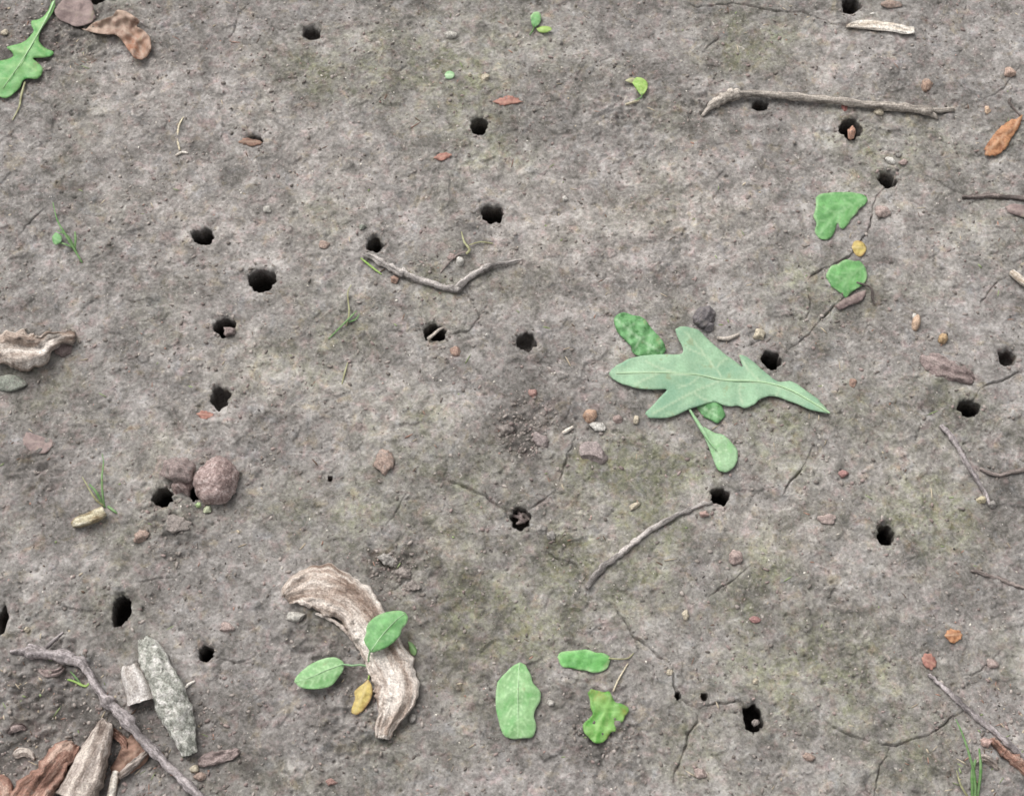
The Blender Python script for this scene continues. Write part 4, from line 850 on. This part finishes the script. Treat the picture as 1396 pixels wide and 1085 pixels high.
# ------------------------------------------------------------------ gall, clods, stones
g = pebble(294, 655, 32, 32, 22, M['gall'], 'round wrinkled pinkish brown gall beside the mauve clod at left', 'gall', 'oak_gall', ang=.2, lump=.09, sink=.36, group=None, sub=5)
me = g.data; co = np.array([v.co[:] for v in me.vertices]); rr = np.linalg.norm(co, axis=1)
d = 0.0009*(np.abs(pn(co[:, 0]/0.005+pn(co[:, 1]/.008, co[:, 2]/.008, 5), co[:, 1]/0.0034, 75))*1.2)
co2 = co*(1-(d/np.maximum(rr, 1e-4)))[:, None]
me.vertices.foreach_set('co', co2.astype(np.float32).ravel()); me.update()
CL = 'clods of dry soil'
pebble(243,641,24,20,16,M['pinkclod'],'mauve grey clod between a burrow hole and the round gall, upper piece','clod','soil_clod',rot=20,ang=.4,lump=.2,sub=4,group=CL,sink=.15)
pebble(250,661,17,16,15,M['gall'],'reddish clod wedged between the burrow hole and the round gall','clod','soil_clod',rot=-20,ang=.5,lump=.25,sub=4,group=CL)
pebble(240,716,20,12,6,M['soilclod'],'low grey soil clod below the mauve clod and gall','clod','soil_clod',group=CL,lump=.25,sub=4,rot=10)
pebble(550,782,13,8,7,M['soilclod'],'soil clod inside the dark crumbly hollow above the curved wood','clod','soil_clod',group=CL,lump=.3,sub=4,rot=10)
pebble(528,762,14,8,7,M['grey'],'grey soil clod at the left of the dark crumbly hollow','clod','soil_clod',group=CL,lump=.3,sub=4,rot=30)
pebble(562,800,12,7,5,M['soilclod'],'small soil clod at the lower rim of the dark crumbly hollow','clod','soil_clod',group=CL,lump=.3,sub=4,rot=30)
pebble(313,452,9,8,8,M['pinkclod'],'pink crumb on the right rim of a black burrow hole at left','clod','soil_clod',group=CL,lump=.3)
pebble(1030,985,6,5,5,M['soilclod'],'soil crumb lodged inside the burrow at the crack end near the bottom','clod','soil_clod',group=CL,lump=.3,sink=.8)
pebble(690,585,12,9,6,M['soilclod'],'grey clod on the left of the dark patch in the middle','clod','soil_clod',group=CL,lump=.3)
pebble(738,600,13,9,6,M['mauve'],'mauve clod on the right of the dark patch in the middle','clod','soil_clod',group=CL,lump=.3,rot=30)
pebble(738,722,9,7,6,M['grey'],'grey clod right of the fibre plugged burrow hole','clod','soil_clod',group=CL,lump=.3)
pebble(752,730,8,6,6,M['grey'],'pale grey clod farther right of the fibre plugged burrow hole','clod','soil_clod',group=CL,lump=.3)
pebble(959,434,19,13,13,M['slate'],'dark slate blue pebble above the big lobed leaf',rot=-52,ang=.5,sub=4)
pebble(967,446,9,8,8,M['slate'],'small dark pebble touching the end of the slate pebble',rot=-30)
pebble(1036,457,9,9,8,M['cream'],'cream yellow angular pebble above the burrow by the big leaf',ang=.8)
pebble(805,567,11,9,9,M['orange'],'glossy orange brown pebble left of the big lobed leaf',ang=.4).data.materials[0] = stone('amber',(0.50,0.30,0.19),spec=.5)
pebble(816,583,13,7,4,M['white'],'flat whitish chip just below the glossy orange pebble','stone chip',rot=10,ang=.9)
pebble(810,617,21,16,11,M['mauve'],'flat mauve stone below the white chip in the middle','stone',rot=20,ang=.9,lump=.08,sub=4)
pebble(842,572,7,6,5,M['pink'],'dull pinkish pebble right of the glossy orange pebble')
pebble(867,572,5,6,5,M['cream'],'small tan pebble by the lower lobe of the big leaf')
pebble(1161,181,7,9,8,M['orange'],'orange pebble sitting in the mouth of a black burrow hole',sink=.1).data.materials[0] = stone('salmon',(0.58,0.30,0.20))
pebble(1152,147,5,7,4,M['red'],'small red pebble just above the burrow with the orange pebble',sink=.5)
pebble(1199,152,7,6,6,M['cream'],'cream pebble under the long straight twig')
pebble(1214,220,8,5,5,M['white'],'whitish grain pair above the burrow hole at upper right',rot=30)
pebble(1232,222,7,5,4,M['pink'],'pale pinkish grain right of the white grain at upper right')
pebble(1263,116,9,10,6,M['peach'],'brown orange pebble above the long straight twig').data.materials[0] = stone('tan',(0.38,0.24,0.17))
pebble(1377,100,9,8,8,M['peach'],'peach coloured pebble in the upper right corner').data.materials[0] = stone('palepeach',(0.55,0.38,0.30))
pebble(1346,150,5,6,4,M['peach'],'small peach crumb above the folded orange dead leaf')
pebble(1202,290,13,9,7,M['pink'],'pale pink stone right of the torn green leaf','stone',rot=20,ang=.8).data.materials[0] = stone('palepink',(0.42,0.32,0.29))
pebble(1249,440,6,12,8,M['peach'],'peach coloured seed with white tip right of the roundish leaf','seed','seed',rot=15,ang=.1,lump=.05,group='loose seeds')
pebble(1246,432,3,4,7,M['white'],'tiny white grain on the tip of the peach seed')
pebble(1285,462,7,8,7,M['peach'],'golden brown seed just above the mauve bark fragment','seed','seed',rot=30,ang=.2,group='loose seeds').data.materials[0] = stone('golden',(0.46,0.30,0.14))
pebble(1163,522,6,6,4,M['orange'],'dull orange fleck right of the big lobed leaf','pebble').data.materials[0] = stone('dullorange',(0.38,0.23,0.17))
pebble(1338,681,7,6,6,M['cream'],'cream pebble at the lower end of the slanted grey twig').data.materials[0] = stone('ivory',(0.66,0.58,0.38))
pebble(1352,688,6,6,6,M['grey'],'grey pebble right of the cream pebble at the slanted twig')
pebble(614,48,10,6,5,M['white'],'off white oval pebble near the top edge, middle').data.materials[0] = stone('offwhite',(0.55,0.53,0.48))
pebble(662,106,6,5,5,M['cream'],'tiny cream pebble right of the tiny round leaf disc')
pebble(640,102,3,3,3,M['cream'],'tiny pale grain between the leaf disc and the tiny cream pebble')
pebble(523,630,14,18,7,M['peach'],'blunt pinkish orange stone half sunk in the middle left soil','stone',ang=.9,sink=.45).data.materials[0] = stone('terracotta',(0.37,0.26,0.21))
pebble(1003,760,11,10,8,M['pink'],'pale red angular stone below the slanting bent twig','stone',ang=.9,rot=-30)
pebble(959,701,7,5,6,M['pink'],'salmon pebble beside the upper end of the slanting bent twig').data.materials[0] = stone('rose',(0.52,0.34,0.30))
pebble(865,690,9,4,3,M['cream'],'flat yellowish chip above the slanting bent twig','stone chip',rot=-30)
pebble(404,841,14,7,8,M['white'],'off white oval pebble under the left tip of the curved wood',rot=0).data.materials[0] = M['offwhite']
pebble(627,358,6,7,8,M['white'],'small bright white pebble above the crooked twig')
pebble(616,350,7,5,4,M['pink'],'pinkish crumb left of the small white pebble')
pebble(538,381,6,7,6,M['orange'],'orange crumb under the left arm of the crooked twig').data.materials[0] = M['dullorange']
pebble(441,333,8,6,3,M['pink'],'dull pink chip left of the burrow at the crooked twig','stone chip').data.materials[0] = M['terracotta']
pebble(365,286,7,5,5,M['white'],'small whitish pebble above the largest burrow hole').data.materials[0] = M['offwhite']
pebble(494,310,5,4,4,M['greengrey'],'small greenish pebble above the burrow at the crooked twig end')
pebble(770,271,4,4,4,M['white'],'bright white grain alone right of the wide black burrow')
pebble(934,838,5,7,5,M['cream'],'cream grain right of the branching crack at lower middle')
pebble(1030,844,9,5,3,M['red'],'dull red chip on bare soil right of the branching crack','stone chip').data.materials[0] = stone('brickred',(0.34,0.15,0.14))
pebble(1128,707,16,7,4,M['pink'],'flat pale pink chip left of the oval burrow with sloping lip','stone chip').data.materials[0] = M['palepink']
pebble(1150,646,8,5,4,M['red'],'small red chip right of the dark short crack','stone chip').data.materials[0] = M['brickred']
pebble(192,731,13,8,7,M['orange'],'orange brown lump right of the pale seed husk','clod','soil_clod',group=CL,lump=.25).data.materials[0] = M['terracotta']
pebble(271,688,5,4,4,M['white'],'tiny pale green grain below the gap beside the gall').data.materials[0] = M['lime']
pebble(283,695,6,5,5,M['cream'],'tiny cream green bud under the round gall').data.materials[0] = stone('paleline',(0.58,0.64,0.42))
pebble(10,522,26,12,7,M['greengrey'],'smooth green grey stone at the left edge below the flaky bark','stone',ang=.3,lump=.08,sub=4)
pebble(265,1048,7,6,6,M['cream'],'cream pebble beside the lower end of the mauve grey twig')
pebble(272,1058,9,6,5,M['peach'],'tan pebble touching the mauve grey twig near the bottom edge').data.materials[0] = M['terracotta']
pebble(563,979,6,6,5,M['white'],'grey white pebble right of the lower end of the curved wood').data.materials[0] = M['grey']
pebble(954,1054,10,6,5,M['white'],'pinkish white pebble near the bottom edge right of a crack',rot=10).data.materials[0] = M['palepink']
pebble(913,916,5,4,3,M['cream'],'tiny cream grain on the branching crack')
pebble(1030,928,4,4,3,M['cream'],'tiny cream grain above the burrow near the bottom')
pebble(751,958,6,4,4,M['white'],'small white pebble between the pale oval leaf and the jagged leaf').data.materials[0] = M['offwhite']
pebble(664,457,3,3,3,M['white'],'tiny white grain right of the straw crossed burrow')
pebble(620,478,9,7,4,M['pink'],'dull pink crumb below the straw crossed burrow').data.materials[0] = M['dullorange']
pebble(726,536,7,8,4,M['red'],'red brown chip below the crumbly floored burrow','stone chip').data.materials[0] = stone('russet',(0.36,0.19,0.16))
pebble(1103,1032,8,7,5,M['pink'],'round tan pebble set in the soil near the bottom edge').data.materials[0] = M['terracotta']
pebble(1345,1012,9,7,7,M['pink'],'pink crumb left of the thick orange brown stick').data.materials[0] = M['rose']
pebble(1225,212,4,3,3,M['grey'],'tiny grey grain above the pair of grains at upper right')
pebble(1190,20,4,3,3,M['white'],'tiny white grain just above the cream wood chip')
pebble(6,45,6,5,4,M['cream'],'tan grain at the left edge beside the bright lobed leaf')
pebble(1215,6,14,6,4,M['pink'],'flat dull pink stone at the top edge above the wood chip','stone').data.materials[0] = M['terracotta']
pebble(37,858,4,4,3,M['cream'],'tiny cream grain right of the burrow at the left edge')
pebble(310,855,12,7,4,M['pink'],'pale pink chip above the small round burrow','stone chip').data.materials[0] = M['palepink']
pebble(452,1066,8,5,4,M['pink'],'small red brown pebble near the bottom edge below the curved wood').data.materials[0] = M['russet']
pebble(1352,905,9,7,4,M['pink'],'pinkish crumb right of the dark red leaf crumb').data.materials[0] = M['palepink']

# ------------------------------------------------------------------ loose grit and plant crumbs nobody could count
def scatter(name, n, rmin, rmax, cols, seed, flat=(.5, .9), elong=1.6, label=None, sub=1, spread=0.0, jit=0.12, clusters=()):
    rng = np.random.RandomState(seed); V0, F0 = ico(sub); F0 = np.array(F0)
    x0, y0 = P(-60, H0+60); x1, y1 = P(W0+60, -60); xa = min(P(-60, -60)[0], x0)
    X_ = rng.uniform(xa-spread, -xa+spread, n*2); Y_ = rng.uniform(y0-spread, y1+spread, n*2)
    dens = sst(-0.5, 0.5, pn(X_/0.05, Y_/0.05, 101+seed)); keep = rng.rand(n*2) < 0.25+0.75*dens
    X_ = X_[keep][:n]; Y_ = Y_[keep][:n]
    for px, py, rr_, cnt in clusters:
        cx, cy = P(px, py); k = PXS(px, py); a_ = rng.rand(cnt)*6.28; q_ = rng.rand(cnt)**.6*rr_*k
        if rr_ < 40: q_ = rr_*k*(1.2+.8*rng.rand(cnt)**1.5)
        X_ = np.r_[X_, cx+q_*np.cos(a_)]; Y_ = np.r_[Y_, cy+q_*np.sin(a_)]
    n = len(X_)
    ok = np.ones(n, bool)
    for px, py, rx, ry, *_ in HOLES:
        cx, cy = P(px, py); k = PXS(px, py)
        ok &= np.hypot((X_-cx)/(rx*k*1.25), (Y_-cy)/(ry*k*1.32)) > 1
    X_, Y_ = X_[ok], Y_[ok]; n = len(X_)
    Zg = H_low(X_, Y_)+H_fine(X_, Y_)+H_clod(X_, Y_)
    r = rmin*(rmax/rmin)**(rng.rand(n)**1.8); cols = np.array(cols)
    VV = []; CC = []
    for i in range(n):
        v = V0*(1+jit*2*rng.normal(size=(len(V0), 1)).clip(-1.5, 1.5)); a = rng.rand()*6.28; e = 1+rng.rand()*(elong-1)
        v = v*np.array([r[i]*e, r[i]/e**.5, r[i]*rng.uniform(*flat)])
        c, s = math.cos(a), math.sin(a); v = np.c_[v[:, 0]*c-v[:, 1]*s, v[:, 0]*s+v[:, 1]*c, v[:, 2]]
        VV.append(v+np.array([X_[i], Y_[i], Zg[i]+r[i]*0.15]))
        cc = cols[rng.randint(len(cols))]*rng.uniform(.75, 1.25); CC.append(np.tile(np.r_[cc, 1], (len(V0), 1)))
    VV = np.vstack(VV); CC = np.vstack(CC).clip(0, 1); F = (F0[None]+(np.arange(n)*len(V0))[:, None, None]).reshape(-1, 3)
    m, nt, b_ = base_mat(name+'_surface', .85, .2)
    at = N(nt, 'ShaderNodeAttribute', attribute_name='hue'); nt.links.new(at.outputs['Color'], b_.inputs['Base Color'])
    me = bpy.data.meshes.new(name); me.vertices.add(len(VV)); me.vertices.foreach_set('co', VV.astype(np.float32).ravel())
    me.loops.add(len(F)*3); me.loops.foreach_set('vertex_index', F.astype(np.int32).ravel())
    me.polygons.add(len(F)); me.polygons.foreach_set('loop_start', np.arange(0, len(F)*3, 3, dtype=np.int32)); me.update(calc_edges=True)
    a_ = me.attributes.new('hue', 'FLOAT_COLOR', 'POINT'); a_.data.foreach_set('color', CC.astype(np.float32).ravel())
    me.materials.append(m); o = bpy.data.objects.new(name, me); col.objects.link(o)
    tag(o, label, kind='stuff'); return o
scatter('soil_crumbs', 8000, .0003, .0013, [(.20,.175,.155),(.25,.22,.20),(.16,.14,.125),(.30,.265,.24),(.24,.19,.175)], 1, clusters=[(h[0], h[1], max(h[2], h[3]), 34) for h in HOLES if h[2] > 6]+[(60, 1010, 130, 500), (200, 1040, 120, 300), (715, 580, 45, 260), (540, 775, 42, 160), (235, 715, 50, 150), (500, 960, 80, 200), (50, 60, 80, 180), (1340, 1000, 80, 200), (960, 140, 50, 100), (830, 1000, 50, 150)], label='loose grey brown soil crumbs strewn all over the ground')
scatter('fine_grit', 2600, .0002, .0007, [(.42,.38,.33),(.36,.26,.23),(.05,.045,.04),(.07,.055,.05),(.62,.58,.52),(.50,.46,.40),(.30,.20,.17),(.09,.08,.075)], 2, label='fine pale, pink and black grit scattered over the soil')
scatter('plant_debris', 420, .0005, .0009, [(.36,.30,.22),(.42,.36,.27),(.28,.17,.13),(.12,.08,.06),(.22,.27,.13)], 3, flat=(.3, .5), elong=5, clusters=[(60, 1020, 130, 130), (200, 1050, 100, 60), (1340, 1010, 90, 50), (60, 40, 90, 30)], label='tiny straw and leaf fragments scattered over the soil')
